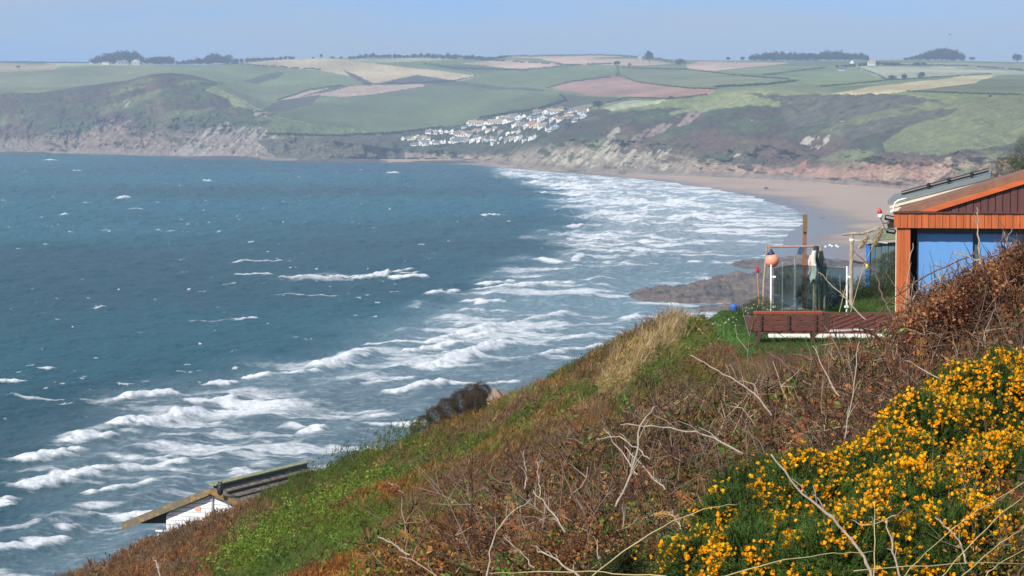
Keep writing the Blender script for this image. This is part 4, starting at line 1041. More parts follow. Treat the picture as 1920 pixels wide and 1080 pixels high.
# ---- ground cover (nobody could count it): tufts of heath, dead bracken and grass
m_heath = veg_mat("heath", .3)
BL = [pr_blades(7, .8, .05, 600 + i) for i in range(5)]
LV = [pr_leaves(12, .22, 610 + i, .5) for i in range(5)]
LVs = [pr_leaves(14, .15, 620 + i, .55) for i in range(4)]
FR = [pr_frond(630 + i) for i in range(4)]
TW = [pr_twig(640 + i) for i in range(6)]
SG = [pr_sprig(650 + i) for i in range(5)]
def in_frame_points(n, d1, d2, px1=-80, px2=2000, power=1.0, seed=1):
    """points on the hillside, density falling with distance so they are even in the picture"""
    r = np.random.default_rng(seed)
    Y = d1 * (d2 / d1) ** r.uniform(0, 1, n) ** power; px = r.uniform(px1, px2, n)
    X = (px - 960) / FPX * Y
    return X, Y, r
def cover(name, n, d1, d2, protos, size, label, cfun=None, filt=None, px=(-80, 2000), seed=1, lean=.35, lump=True, m=m_heath, cat="ground cover", power=1.0, cj=.25, hoff=0.0, bump=0.0):
    X, Y, r = in_frame_points(n, d1, d2, px[0], px[1], power, seed)
    Z = gz(X, Y)
    C, PXX, PYY = veg_palette(X, Y, Z)
    keep = PYY < 1200
    keep &= terrace(X, Y) < .3
    if filt is not None: keep &= filt(X, Y, PXX, PYY, r)
    X, Y, Z, C, PXX, PYY = X[keep], Y[keep], Z[keep], C[keep], PXX[keep], PYY[keep]
    if cfun is not None: C = cfun(X, Y, C, r)
    hz_ = fbm(X / .9, Y / 1.2, 531, 3) if lump else 0.5
    P = np.stack([X, Y, Z + (hz_ - .4) * .6 * np.clip(Y / 40, .4, 1) * (1 if lump else 0) + hoff * r.uniform(0, 1, len(X)) + (hoff * .5 + bump * (sstep(.35, .65, fbm(X / .75, Y / 1.0, 591, 2)) - .35)) * (inpoly(PXX, PYY - 30, GREENP) * inpoly(PXX, PYY, GREENP) * np.clip(62 / Y, .3, 1) if bump else 0)], -1)
    UPv = np.tile((0.35, 0.1, 1.0), (len(P), 1)) + r.normal(size=P.shape) * lean
    S_ = size(Y, r) if callable(size) else size * r.uniform(.6, 1.4, len(P))
    S_ = S_ * (1 - .5 * sstep(36, 46, Y) * sstep(1340, 1400, PXX) * (1 - sstep(1640, 1700, PXX)))
    c0 = np.array([0.0, 30.0, 66.0])
    o = scatter(name, protos, P - c0, UPv, S_, C, m, cj=cj); o.location = c0
    tag(o, label, cat, kind="stuff"); return o
sz_mid = lambda Y, r: np.clip(.0034 * Y, .12, .34) * r.uniform(.5, 1.35, len(Y))
cover("heath", 60000, 24, 118, BL, sz_mid, "brown and olive heath covering the slope", filt=lambda X, Y, px, py, r: ~(inpoly(px, py, GREENP) & (fbm(X / .9, Y / 1.6, 527, 3) > .445)) | (r.uniform(size=len(X)) < .06), seed=11, cfun=lambda X, Y, C, r: C * (.4 + 1.15 * fbm(X / .6, Y / 1.0, 545, 3))[:, None])
cover("heath_leaves", 56000, 24, 118, LV, lambda Y, r: np.clip(.0034 * Y, .1, .36) * r.uniform(.5, 1.3, len(Y)), "small leaves of low bushes mixed into the heath", seed=12, lean=.8)
cover("gorse_cushions", 40000, 26, 118, SG, lambda Y, r: np.clip(.0028 * Y, .10, .26) * r.uniform(.6, 1.2, len(Y)), "dark green gorse cushions on the middle of the slope",
      filt=lambda X, Y, px, py, r: ((inpoly(px + r.normal(size=len(X)) * 12, py + r.normal(size=len(X)) * 9, GREENP)) & (fbm(X / .9, Y / 1.6, 527, 3) > .445)) | ((fbm(X / 1.6, Y / 3, 541, 3) > .6) & (r.uniform(size=len(X)) < .5)), px=(300, 1500), seed=13, lean=.55,
      cfun=lambda X, Y, C, r: (C * .5 + np.array((.022, .040, .006))) * (.35 + 1.3 * fbm(X / .7, Y / 1.1, 543, 3))[:, None], hoff=.12, bump=.75)
cover("bright_leaves", 5200, 30, 110, LV, lambda Y, r: np.clip(.004 * Y, .12, .4) * r.uniform(.6, 1.3, len(Y)), "bright yellow green bramble leaves below the gorse cushions",
      filt=lambda X, Y, px, py, r: inpoly(px + r.normal(size=len(X)) * 14, py + r.normal(size=len(X)) * 10, BRIGHTP), px=(350, 800), seed=14, lean=.9, cfun=lambda X, Y, C, r: np.tile((.16, .24, .03), (len(X), 1)) * r.uniform(.6, 1.2, (len(X), 1)), hoff=.3)
cover("pale_grass", 1150, 55, 100, [pr_blades(9, .45, .03, 660 + i, .9) for i in range(4)], lambda Y, r: .0080 * Y * r.uniform(.5, 1.1, len(Y)), "tall pale dry grass bending in the wind near the brow",
      filt=lambda X, Y, px, py, r: inpoly(px + r.normal(size=len(X)) * 8, py + r.normal(size=len(X)) * 8, PALEGP), px=(1080, 1340), seed=15, lean=.2, cfun=lambda X, Y, C, r: np.tile((.40, .29, .16), (len(X), 1)), cat="grass")
# near brambles and bracken
nearf = lambda X, Y, px, py, r: (py < 1130) & (Y < np.interp(px, [300, 400, 640, 960, 1200, 1400, 1600], [26, 26, 22, 26, 31, 36, 40]) * r.uniform(.8, 1.06, len(Y)))
thk = lambda a, b: (lambda Y, r: np.clip(.0105 * Y, .10, .24) * r.uniform(a, b, len(Y)))
cover("bramble_stems", 19000, 9, 40, TW, thk(.8, 2.2), "tangled thin dead bramble and bracken stems", filt=nearf, px=(200, 2000), seed=21, lean=1.0,
      cfun=lambda X, Y, C, r: np.array([(.26, .18, .12), (.16, .08, .045), (.36, .28, .20), (.09, .05, .035), (.22, .12, .075)])[r.choice(5, len(X), p=[.2, .3, .10, .25, .15])] * (.35 + 1.2 * fbm(X / .8, Y / 1.6, 581, 3))[:, None], hoff=.22)
cover("dead_leaves", 56000, 9, 40, LVs, thk(.7, 1.6), "brown crumpled leaves of dying bramble", filt=nearf, px=(200, 2000), seed=22, lean=1.2,
      cfun=lambda X, Y, C, r: (np.array([(.19, .075, .030), (.34, .12, .028), (.08, .042, .026), (.38, .20, .07), (.10, .15, .022)])[r.choice(5, len(X), p=[.30, .20, .27, .10, .13])] * (1 - .0 * X[:, None]) + np.array([-.05, .035, -.004]) * sstep(.50, .62, fbm(X / 1.1, Y / 2.4, 553, 3))[:, None] + np.array([.02, .02, .02]) * sstep(.52, .62, fbm(X / .8, Y / 1.9, 555, 3))[:, None]) * (.25 + 1.4 * fbm(X / .6, Y / 1.3, 551, 3))[:, None], hoff=.22)
cover("dead_bracken", 5200, 10, 40, FR, lambda Y, r: np.clip(.015 * Y, .14, .34) * r.uniform(.6, 1.3, len(Y)), "rust coloured dead bracken fronds among the bramble", filt=lambda X, Y, px, py, r: nearf(X, Y, px, py, r) & (fbm(X / 1.2, Y / 2.2, 561, 3) > .48), px=(300, 2000), seed=23, lean=.6,
      cfun=lambda X, Y, C, r: np.array([(.34, .135, .045), (.26, .095, .035), (.36, .20, .07)])[r.choice(3, len(X))], hoff=.2)
TWL = [pr_twig(670 + i, 8, .007, .13, 2) for i in range(6)]
cover("long_twigs", 900, 9, 38, TWL, lambda Y, r: np.clip(.034 * Y, .3, .8) * r.uniform(.5, 1.3, len(Y)), "long thin grey and pale twigs sticking out of the bramble", filt=nearf, px=(300, 2000), seed=25, lean=.9,
      cfun=lambda X, Y, C, r: np.array([(.34, .27, .21), (.24, .16, .12), (.14, .08, .055)])[r.choice(3, len(X))], hoff=.1)
cover("green_sprouts", 4200, 10, 40, LV, lambda Y, r: np.clip(.009 * Y, .09, .2) * r.uniform(.5, 1.2, len(Y)), "scattered fresh green leaves in the dead bramble", filt=lambda X, Y, px, py, r: fbm(X / .5, Y / 1.0, 571, 3) > .57, px=(300, 2000), seed=24, lean=.9,
      cfun=lambda X, Y, C, r: np.tile((.10, .19, .03), (len(X), 1)), hoff=.25)

# ---- flowering gorse
m_gorse = veg_mat("gorse_green", .25)
m_flower = veg_mat("gorse_yellow", .35, .6)
FL = [pr_flower(700 + i) for i in range(4)]
def gorse(mounds, label, seed, dens=1.0):
    r = np.random.default_rng(seed)
    cs = []
    for (px, py, d, rr) in mounds:
        p = at(px, py, d); cs.append((np.array(p), rr))
    base = cs[0][0].copy(); base[2] = float(gz(base[0], base[1]))
    t = empty("gorse_bush", base); tag(t, label, "gorse bush", "flowering gorse bushes")
    P = []; Dn = []; Pf = []; Df = []; Sx = []
    for k, (c, rr) in enumerate(cs):
        n = int(23000 * rr * rr * 4 * dens / 1.0)
        d = r.normal(size=(n, 3)); d /= np.linalg.norm(d, axis=1)[:, None]
        d = d[(d[:, 1] < .45) & (d[:, 2] > -.55)]
        n = len(d)
        lump = fbm(d[:, 0] * 3 + k * 5, d[:, 2] * 3 + d[:, 1] * 2, 720 + seed, 3)
        rad = rr * (.72 + .5 * lump) * r.uniform(.80, 1.0, n) ** .6
        p = c + d * rad[:, None]
        P.append(p); Dn.append(d + np.array([0, 0, .5]))
        nf = int(n * .30); i = r.choice(n, nf, replace=False)
        fl = fbm(d[i, 0] * 4 + k * 3, d[i, 2] * 4, 740 + seed, 3)
        ok = fl > (.43 if seed == 1 else .475)
        i = i[ok]; m = r.integers(2, 5, len(i))
        ii = np.repeat(i, m)
        pf = c + d[ii] * (rr * (.72 + .5 * lump[ii]) * 1.02 + .022)[:, None] + r.normal(size=(len(ii), 3)) * .016
        Pf.append(pf); Df.append(d[ii] + r.normal(size=(len(ii), 3)) * .6 + np.array([0, -.35, .35]))
    P = np.concatenate(P) - base; Dn = np.concatenate(Dn); Pf = np.concatenate(Pf) - base; Df = np.concatenate(Df)
    C = np.tile((.058, .108, .018), (len(P), 1)) * (.5 + 1.0 * fbm(P[:, 0] * 6, P[:, 1] * 6 + P[:, 2] * 6, 760, 3))[:, None]
    scatter("foliage", SG, P, Dn, r.uniform(.045, .095, len(P)), C, m_gorse, t, cj=.25)
    Cf = np.tile((.94, .59, .008), (len(Pf), 1)) * (1 + np.array([0, -.20, 0]) * r.uniform(0, 1, (len(Pf), 1)))
    f = scatter("blossom", FL, Pf, Df, r.uniform(.011, .020, len(Pf)), Cf, m_flower, t, cj=.08)
    f['kind'] = 'stuff'
    mb = MB()
    for k, (c, rr) in enumerate(cs):
        q = Vector(c - base)
        mb.tube([Vector((q.x * .6, q.y * .6 + .1, -.1)), Vector((q.x * .85, q.y * .85 + .05, (q.z) * .5)), q + Vector((0, 0, rr * .4))], [.022, .016, .007], 6)
    mb.build("stem", m_wood, t)
    # dark inner twigs and dead needles fill the bush so no ground shows through
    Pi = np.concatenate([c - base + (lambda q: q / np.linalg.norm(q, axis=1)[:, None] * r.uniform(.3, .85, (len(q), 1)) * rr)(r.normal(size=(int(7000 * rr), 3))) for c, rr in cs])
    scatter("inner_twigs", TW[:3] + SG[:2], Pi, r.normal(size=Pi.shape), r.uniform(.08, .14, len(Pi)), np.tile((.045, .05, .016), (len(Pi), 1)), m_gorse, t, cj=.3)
gorse([(1855, 828, 12.5, .28), (1968, 798, 12.9, .31), (1748, 862, 12.0, .22), (1672, 912, 11.7, .18), (1900, 965, 11.2, .27), (1800, 745, 13.0, .10), (1880, 712, 13.1, .09)], "big gorse bush thick with yellow flowers at the right edge", 1)
gorse([(1630, 950, 11.2, .20), (1510, 970, 10.9, .18), (1720, 1010, 10.6, .24), (1590, 1100, 9.9, .22), (1820, 1100, 10.0, .26), (1440, 930, 11.3, .10)], "gorse bush with scattered yellow flowers in the middle of the bottom right corner", 2)
gorse([(1385, 1000, 10.8, .13), (1325, 1070, 10.4, .11), (1440, 1080, 10.1, .18), (1385, 930, 11.2, .06), (1285, 1095, 10.4, .05)], "low leftmost gorse bush with few yellow flowers", 3)
gorse([(1175, 1062, 11.5, .022), (1150, 1072, 11.6, .016)], "tiny gorse sprig with a few yellow flowers at the bottom edge", 4)

# ---- single bare stems standing out of the tangle
m_stem = mat("dead_stem", (.31, .25, .195), rough=.8, noise=30, amp=.35)
m_stalk = mat("dry_stalk", (.42, .34, .17), rough=.75, noise=25, amp=.2)
m_dstem = mat("dark_stem", (.13, .07, .05), rough=.8, noise=30, amp=.3)
def stem(pts, d, w, label, m=m_stem, name="dead_stem", cat="dead stem", grp="bare stems in the bramble", forks=1, seed=0, d2=None):
    r = random.Random(seed)
    # smooth the traced line and give it depth as it leans
    P = []
    n = len(pts)
    for i in range(n - 1):
        p0, p1, p2, p3 = pts[max(i - 1, 0)], pts[i], pts[i + 1], pts[min(i + 2, n - 1)]
        for k in range(5):
            t = k / 5
            P.append(tuple(.5 * (2 * p1[j] + (p2[j] - p0[j]) * t + (2 * p0[j] - 5 * p1[j] + 4 * p2[j] - p3[j]) * t * t + (3 * p1[j] - p0[j] - 3 * p2[j] + p3[j]) * t ** 3) for j in (0, 1)))
    P.append(pts[-1])
    d2 = d2 or d * .985
    V = [at(p[0] + r.uniform(-2.2, 2.2), p[1] + r.uniform(-2.2, 2.2), d + (d2 - d) * i / len(P)) for i, p in enumerate(P)]
    c = V[-1].copy(); V = [v - c for v in V]
    rad = w / FPX * d / 2 * .74
    N_ = len(V); rads = [rad * (.55 + .6 * i / N_) * r.uniform(.85, 1.15) for i in range(N_)]
    t = empty(name, c) if False else None
    mb = MB().tube(V, rads, 6)
    for f in range(forks):
        i = r.randint(N_ // 4, N_ * 3 // 4); a = V[i]; dr = (V[max(i - 2, 0)] - V[min(i + 2, N_ - 1)]).normalized()
        e = dr + Vector((r.uniform(-.8, .8), r.uniform(-.3, .3), r.uniform(-.2, .8))); e.normalize(); L = (V[0] - V[-1]).length * r.uniform(.12, .25)
        mb.tube([a, a + e * L * .5 + Vector((0, 0, .01)), a + e * L], [rads[i] * .6, rads[i] * .45, rads[i] * .25], 5)
    o = mb.build(name, m, None, smooth=True); o.location = c
    tag(o, label, cat, grp)
ST = [
 ([(1293, 665), (1345, 695), (1405, 730), (1447, 778)], 17, 4.5, "long pale stem leaning up left from the bramble below the bench"),
 ([(1165, 795), (1240, 802), (1320, 815), (1395, 852)], 15, 5, "long pale almost level stem pointing left above the gorse"),
 ([(1232, 760), (1200, 800), (1190, 870), (1155, 952)], 14, 6, "stout pale stem rising to cross the level stem"),
 ([(1133, 803), (1165, 848), (1195, 892)], 14.5, 4, "short straight pale stem left of the crossing stems"),
 ([(1172, 838), (1210, 880), (1248, 918)], 14, 5, "pale stem slanting down right below the crossing stems"),
 ([(1118, 822), (1160, 820), (1192, 840), (1217, 860)], 15, 4, "arched pale stem under the level stem"),
 ([(1610, 638), (1602, 720), (1583, 822)], 15, 4, "tall upright pale stem below the deck"),
 ([(1525, 650), (1550, 700), (1572, 745)], 16, 4, "forked pale stem just right of the bench legs"),
 ([(1447, 850), (1492, 912), (1562, 972), (1612, 1032), (1638, 1090)], 9.0, 8, "thick grey stem running across the flowering gorse"),
 ([(1000, 920), (1030, 955), (1060, 997)], 14, 5, "short thick pale stem in the middle of the bramble"),
 ([(1000, 935), (950, 970), (922, 1020), (914, 1090)], 12.5, 5, "grey stem bending over to the right near the bottom edge"),
 ([(1700, 676), (1762, 710), (1818, 740)], 13, 5, "pale stem lying across the top of the big gorse bush"),
 ([(1535, 510), (1585, 558), (1625, 600)], 24, 3.5, "thin pale stem leaning up in front of the glass fence"),
 ([(1713, 455), (1702, 520), (1697, 590)], 24, 3.5, "thin upright stem beside the orange garage post"),
 ([(1833, 388), (1834, 430), (1836, 480)], 23, 4.5, "thick upright twig in front of the orange beam"),
 ([(1838, 485), (1790, 508), (1740, 532), (1706, 570), (1711, 625)], 22, 4.5, "long arching pale stem in front of the blue panels"),
 ([(1820, 505), (1848, 570), (1865, 595)], 21, 4.5, "pale stem slanting down right below the blue panels"),
 ([(1784, 475), (1810, 480), (1838, 488)], 22, 3.5, "short pale twig pointing left in front of the blue panel"),
 ([(1755, 490), (1762, 525), (1768, 560)], 22, 3.5, "short upright pale twig in front of the blue panel"),
 ([(1900, 425), (1888, 455), (1886, 500)], 22, 3.5, "thin forked twig at the right edge in front of the blue panels"),
 ([(1905, 500), (1860, 550), (1800, 600)], 21, 4, "pale stem slanting down left through the brown bracken"),
 ([(1340, 900), (1305, 860), (1298, 835)], 15, 3, "thin short stem left of the gorse flowers"),
 ([(1005, 1030), (1045, 1052), (1090, 1085)], 11.5, 6, "pale forked stem at the bottom edge below the bramble"),
 ([(1118, 1010), (1122, 1040), (1128, 1066)], 12, 4, "small upright pale stem at the bottom centre"),
 ([(982, 842), (986, 880), (984, 915)], 17, 3.5, "left of two upright pale stalks at the edge of the bramble"),
 ([(1006, 864), (1011, 900), (1012, 932)], 17, 3.5, "right of two upright pale stalks at the edge of the bramble"),
 ([(289, 1044), (294, 1062), (299, 1085)], 30, 4, "lone pale stem at the bottom left edge of the slope"),
 ([(1660, 972), (1672, 1020), (1686, 1085)], 8.8, 6, "cream upright stem in the gorse at the bottom"),
 ([(1755, 972), (1800, 1015), (1812, 1055)], 8.8, 5, "pale crooked stem among bottom right gorse flowers"),
 ([(1595, 975), (1630, 985), (1680, 965)], 9.2, 3, "thin level twig between the two lower gorse bushes"),
 ([(708, 1005), (740, 1022), (768, 1042)], 15, 5, "short pale stalk at the left end of the bramble"),
 ([(730, 905), (755, 925), (792, 985)], 40, 4, "thin arched pale stem below the green gorse cushions"),
 ([(945, 1005), (980, 1040), (1000, 1065)], 12, 4, "thin pale stem beside the bent grey stem"),
 ([(1250, 960), (1268, 975), (1280, 1000)], 12, 4, "forked twig just left of the lowest gorse bush"),
]
for i, (p, d, w, lab) in enumerate(ST): stem(p, d, w, lab, seed=i, forks=4 if i % 2 == 0 else 3)
STK = [([(1385, 945), (1320, 955), (1220, 1000), (1105, 1085)], 8.6, 3.4, "long arched yellow grass stalk reaching up to the gorse"),
 ([(918, 1075), (1050, 1072), (1150, 1074), (1250, 1082)], 8.2, 3.6, "long level yellow grass stalk along the bottom edge"),
 ([(1640, 1035), (1560, 1038), (1450, 1055), (1330, 1090)], 8.4, 3.0, "yellow grass stalk arching over the bottom gorse flowers"),
 ([(1920, 930), (1850, 990), (1760, 1085)], 8.6, 3.2, "upper dry grass stalk slanting through the bottom right corner"),
 ([(1925, 985), (1860, 1030), (1800, 1088)], 8.4, 3.2, "second dry grass stalk slanting through the bottom right corner"),
 ([(1930, 1025), (1870, 1060), (1840, 1090)], 8.2, 3.0, "lowest dry grass stalk slanting through the bottom right corner"),
 ([(1930, 900), (1830, 960), (1720, 1050), (1690, 1090)], 8.8, 2.6, "thin dry grass stalk reaching highest at the right edge"),
 ([(1637, 940), (1641, 1000), (1640, 1090)], 8.9, 3, "upright dry grass stalk in the gorse beside the cream stem"),
 ([(1930, 1055), (1780, 1058), (1600, 1072)], 8.1, 2.6, "nearly level dry grass stalk at the bottom right")]
for i, (p, d, w, lab) in enumerate(STK): stem(p, d, w, lab, m_stalk, "grass_stalk", "grass stalk", "dry grass stalks", 0, 60 + i)
for i, (p, d, w, lab) in enumerate([([(1600, 470), (1640, 510), (1655, 560), (1680, 600)], 23, 5, "brown dead dock stalk in front of the dark hedge"), ([(1435, 660), (1460, 672), (1490, 700)], 20, 4, "dark twig below the bench legs"),
    ([(1380, 860), (1300, 900), (1255, 930)], 14, 4.5, "dark red bramble stem above the lowest gorse bush"), ([(1640, 600), (1675, 560), (1740, 515), (1830, 475)], 22.5, 4, "dark arching bramble stem in front of the garage")]):
    stem(p, d, w, lab, m_dstem, "dead_stem", "dead stem", "dark stems in the bramble", 2, 80 + i)
# rust leaves clinging to the tall brambles in front of the garage
r = np.random.default_rng(77); n = 7000
px = r.uniform(1690, 1990, n); top = np.interp(px, [1690, 1740, 1800, 1850, 1900, 1990], [615, 575, 545, 520, 490, 455])
py = top + r.exponential(38, n) - 8; d = r.uniform(20, 24, n)
x, y, z = unproj(px, py, d); P = np.stack([x, y, z], -1); c0 = P.mean(0)
C = np.array([(.25, .085, .036), (.15, .065, .034), (.31, .16, .06), (.08, .042, .03)])[r.choice(4, n)] * (.4 + 1.2 * vn(P[:, 0] * 4, P[:, 2] * 6, 9))[:, None]
o = scatter("rusty_leaves", LVs, P - c0, r.normal(size=P.shape), r.uniform(.09, .22, n), C, m_heath, cj=.3); o.location = c0
tag(o, "rusty leaves on the tall brambles in front of the garage", "leaves", kind="stuff")
n = 2600; px = r.uniform(1690, 1990, n); top = np.interp(px, [1690, 1800, 1850, 1990], [625, 570, 540, 480]); py = top + r.uniform(-14, 120, n)
x, y, z = unproj(px, py, r.uniform(20, 24, n)); P = np.stack([x, y, z], -1)
o = scatter("tall_bramble_twigs", TW, P - c0, r.normal(size=P.shape) + np.array([0, 0, .9]), r.uniform(.12, .34, n), np.array([(.36, .27, .2), (.16, .09, .06), (.12, .07, .05)])[r.choice(3, n)], m_heath, cj=.3); o.location = c0
tag(o, "criss crossing twigs of the tall brambles in front of the garage", "twigs", kind="stuff")
# the two apple green leaves below the deck
for i, (px, py, lab) in enumerate([(1659, 622, "apple green leaf bud below the deck, the left one of two"), (1691, 620, "apple green leaf bud below the deck, the right one of two")]):
    p = at(px, py, 19); mb = MB(); mb.lathe((0, 0, 0), [(.002, -.04), (.014, -.02), (.018, .0), (.012, .02), (.002, .036)], 8)
    o = mb.build("leaf", mat("fresh_leaf", (.09, .19, .035), rough=.5, noise=20, amp=.2), smooth=True); o.location = p; o.scale = (.75,) * 3; o.rotation_euler = (.5, .4 + i * .5, .3); tag(o, lab, "leaf", "apple green leaf buds")

# =================================================================== THE GARDEN AND ITS HOUSE
GZ0 = 65.36
m_orange = mat("stained_cedar", (.41, .098, .024), rough=.45, noise=2.2, amp=.45, stretch=(9, 9, .25))
m_orange2 = mat("stained_board", (.48, .105, .026), rough=.4, noise=2, amp=.2, stretch=(1, 1, 6))
m_maroon = mat("maroon_boards", (.085, .028, .026), rough=.6, noise=3, amp=.3, stretch=(8, 8, .3))
m_browntile = mat("brown_felt_roof", (.20, .10, .065), rough=.85, noise=6, amp=.25)
m_blue = mat("blue_panel", (.10, .27, .58), rough=.5, noise=1, amp=.05)
m_dark = mat("dark_frame", (.05, .08, .10), rough=.5, noise=4, amp=.2)
m_white = mat("white_paint", (.80, .80, .78), rough=.4, noise=5, amp=.05)
m_cream = mat("cream_trim", (.62, .56, .42), rough=.6, noise=4, amp=.15)
m_greyroof = mat("grey_sheet_roof", (.16, .19, .20), rough=.6, noise=2, amp=.15)
m_black = mat("black_plastic", (.015, .015, .018), rough=.45, noise=6, amp=.2)
m_shadow_gap = mat("dark_shadow_gap", (.03, .025, .02), rough=.9, noise=5, amp=.3)  # near-black colour standing in for the shade in gaps between boards
HD = 55.0
hp0 = at(1680, 560, HD); hp0.z = GZ0 - .3
ang = -math.atan((1690 - 960) / FPX) - R(2)
H = empty("garage", hp0, ang)
tag(H, "orange timber garage with blue panels, maroon gable boards and brown sloping roof", "garage")
sc55 = HD / FPX
def hx(px): return (px - 1680) * sc55      # metres along the front
zt = float(at(1680, 399, HD).z) - hp0.z; zb = float(at(1680, 427, HD).z) - hp0.z   # beam
LW = 5.6
MB().box((hx(1693), .13, zb / 2), (hx(1706) - hx(1680), .26, zb)).build("post", m_orange, H, bevel=.008)
MB().box((LW - .2, .13, zb / 2), (.25, .26, zb)).build("post", m_orange, H, bevel=.008)
bm = MB(); nb = 46
for k in range(nb):
    x0 = hx(1675) + k * (LW - hx(1675)) / nb; wdt = (LW - hx(1675)) / nb
    bm.box((x0 + wdt / 2, -.02 + .006 * (k % 2), (zt + zb) / 2), (wdt - .008, .07, zt - zb))
bb = bm.build("fascia_beam", m_orange, H)
MB().box(((hx(1675) + LW) / 2, .06, (zt + zb) / 2), (LW - hx(1675) - .02, .08, zt - zb - .02)).build("backing", m_shadow_gap, bb)
MB().box(((hx(1673) + LW) / 2, -.02, zt + .012), (LW - hx(1673), .14, .024)).build("capping", m_maroon, bb)
# side and back walls
wl_ = MB().box((.06, 1.2, zt / 2), (.12, 1.8, zt - .02)).box((LW / 2, 2.0, zt / 2), (LW - .3, .12, zt - .02)).box((LW - .06, 1.2, zt / 2), (.12, 1.8, zt - .02))
wl_.build("wall", m_maroon, H)
# blue roller panels set back under the beam
nP = [(1718, 1822), (1834, 1960)]
fr = MB().box((LW / 2 + .1, .36, zb / 2), (LW - .5, .08, zb)).build("frame", m_dark, H)
for a_, b_ in nP:
    MB().box(((hx(a_) + hx(b_)) / 2, .29, zb / 2 - .05), (hx(b_) - hx(a_), .06, zb - .12)).build("blue_panel", m_blue, H, bevel=.01)
# gable
sl = 62 / 195; gx0 = hx(1728); gx1 = LW
gb = MB(); nb = 40
for k in range(nb):
    x0 = gx0 + (gx1 - gx0) * k / nb; x1 = gx0 + (gx1 - gx0) * (k + 1) / nb - .012
    gb.prism([(x0, zt + .02), (x1, zt + .02), (x1, zt + .03 + sl * max(0, x1 - gx0)), (x0, zt + .03 + sl * (x0 - gx0))], .05, Matrix.Translation((0, .02 + .012 * (k % 2), 0)))
gb.build("gable_boards", m_maroon, H)
MB().prism([(gx0, zt + .015), (gx1, zt + .015), (gx1, zt + .02 + sl * (gx1 - gx0))], .03, Matrix.Translation((0, .085, 0))).build("gable_backing", m_shadow_gap, H)
brd = MB().prism([(hx(1722), zt + .03), (hx(1752), zt + .03), (LW, zt + sl * (LW - hx(1752)) + .03), (LW, zt + sl * (LW - hx(1722)) + .03)], .05, Matrix.Translation((0, -.045, 0)))
brd.build("bargeboard", m_orange2, H)
rf = MB(); r0 = hx(1683)
rf.prism([(r0, zt + .03), (hx(1722), zt + .03), (LW, zt + .04 + sl * (LW - hx(1722))), (LW, zt + .10 + sl * (LW - hx(1714))), (r0, zt + .05)], 2.2, Matrix.Translation((0, .012, 0)))
rf.build("roof", m_browntile, H)
# white bent vent pipe, black guttering end
vp0 = Vector((hx(1673), .3, zt)); sc = sc55
MB().tube([vp0 + Vector((0, 0, -.05)), vp0 + Vector((0, 0, .10)), vp0 + Vector((.03, 0, .17)), vp0 + Vector((.09, 0, .215)), vp0 + Vector((.17, 0, .235)), vp0 + Vector((.26, .1, .245))], .016, 8).build("vent_pipe", m_white, H, smooth=True)
MB().box((hx(1672), .4, zt + .015), (.10, .3, .02)).build("flashing", m_white, H)
gt = MB().tube([(hx(1657), .5, zt - .10), (hx(1676), .45, zt - .13)], .05, 8).tube([(hx(1660), .5, zt - .34), (hx(1676), .45, zt - .36)], .045, 8).box((hx(1668), .5, zt - .23), (.12, .1, .12))
gt.build("gutter", m_black, H)
MB().box((hx(1668), .62, zt - .22), (.14, .2, .09)).build("soffit_end", m_orange2, H)

# second roof behind: grey sheet roof with cream edge and black tubes
d2_ = 61.5
o2 = at(1668, 384, d2_); B2 = empty("outbuilding", Vector((o2.x, o2.y, GZ0 - .2)), ang)
tag(B2, "low grey roofed outbuilding with cream edge boards, right behind the orange garage", "outbuilding")
z2 = o2.z - GZ0 + .2; s2 = d2_ / FPX; sl2 = 50 / 187; W2 = 1.98
MB().prism([(0.12, 0), (W2, 0), (W2, z2 - .08 + sl2 * W2), (.12, z2 - .1)], 3.4, Matrix.Translation((0, .1, 0))).build("wall", m_cream, B2)
MB().prism([(0, z2 - .07), (W2, z2 - .07 + sl2 * W2), (W2, z2 + sl2 * W2), (0, z2)], .05, Matrix.Translation((0, 0, 0))).build("edge_board", m_cream, B2)
MB().prism([(.02, z2 - .16), (W2, z2 - .16 + sl2 * W2), (W2, z2 - .09 + sl2 * W2), (.02, z2 - .09)], .05, Matrix.Translation((0, .03, 0))).build("edge_board", m_cream, B2)
MB().prism([(-.04, z2 + .005), (W2, z2 + .005 + sl2 * W2), (W2, z2 + .10 + sl2 * W2), (-.04, z2 + .10)], 3.8, Matrix.Translation((0, -.03, 0))).build("roof", m_greyroof, B2)
tb = MB()
for k in range(3):
    tb.tube([(.22, .3 + k * .25, z2 + .16 + sl2 * .22), (1.93, .3 + k * .25, z2 + .17 + sl2 * 1.93)], .035, 8)
tb.build("black_tube", m_black, B2)
for x in (.75, 1.15, 1.6):
    MB().box((x, .5, z2 + .17 + sl2 * x), (.05, .8, .10)).build("bracket", m_black, B2)

# red and white float lamp on the garage corner
p = at(1651, 408, 55.4); F_ = empty("float_lamp", p); tag(F_, "small red and white float fixed on a bracket at the garage corner", "float"); F_.rotation_euler = (.1, -.18, 0)
MB().lathe((0, 0, 0), [(.012, -.01), (.040, 0), (.044, .03), (.042, .075)], 14).build("white_half", m_white, F_, smooth=True)
MB().lathe((0, 0, 0), [(.043, .076), (.046, .10), (.040, .135), (.022, .16), (.004, .175)], 14).build("red_half", mat("red_plastic", (.62, .035, .045), rough=.35, noise=9, amp=.1), F_, smooth=True)
MB().tube([(0, 0, -.01), (.02, 0, -.1), (.12, .05, -.14), (.2, .1, -.10)], .012, 6).tube([(.02, 0, -.1), (.05, .02, -.24), (.12, .05, -.27)], .010, 6).build("bracket", mat("galvanised", (.45, .46, .46), rough=.4, metal=.6, noise=12, amp=.2), F_)
m_galv = MATS["galvanised"]

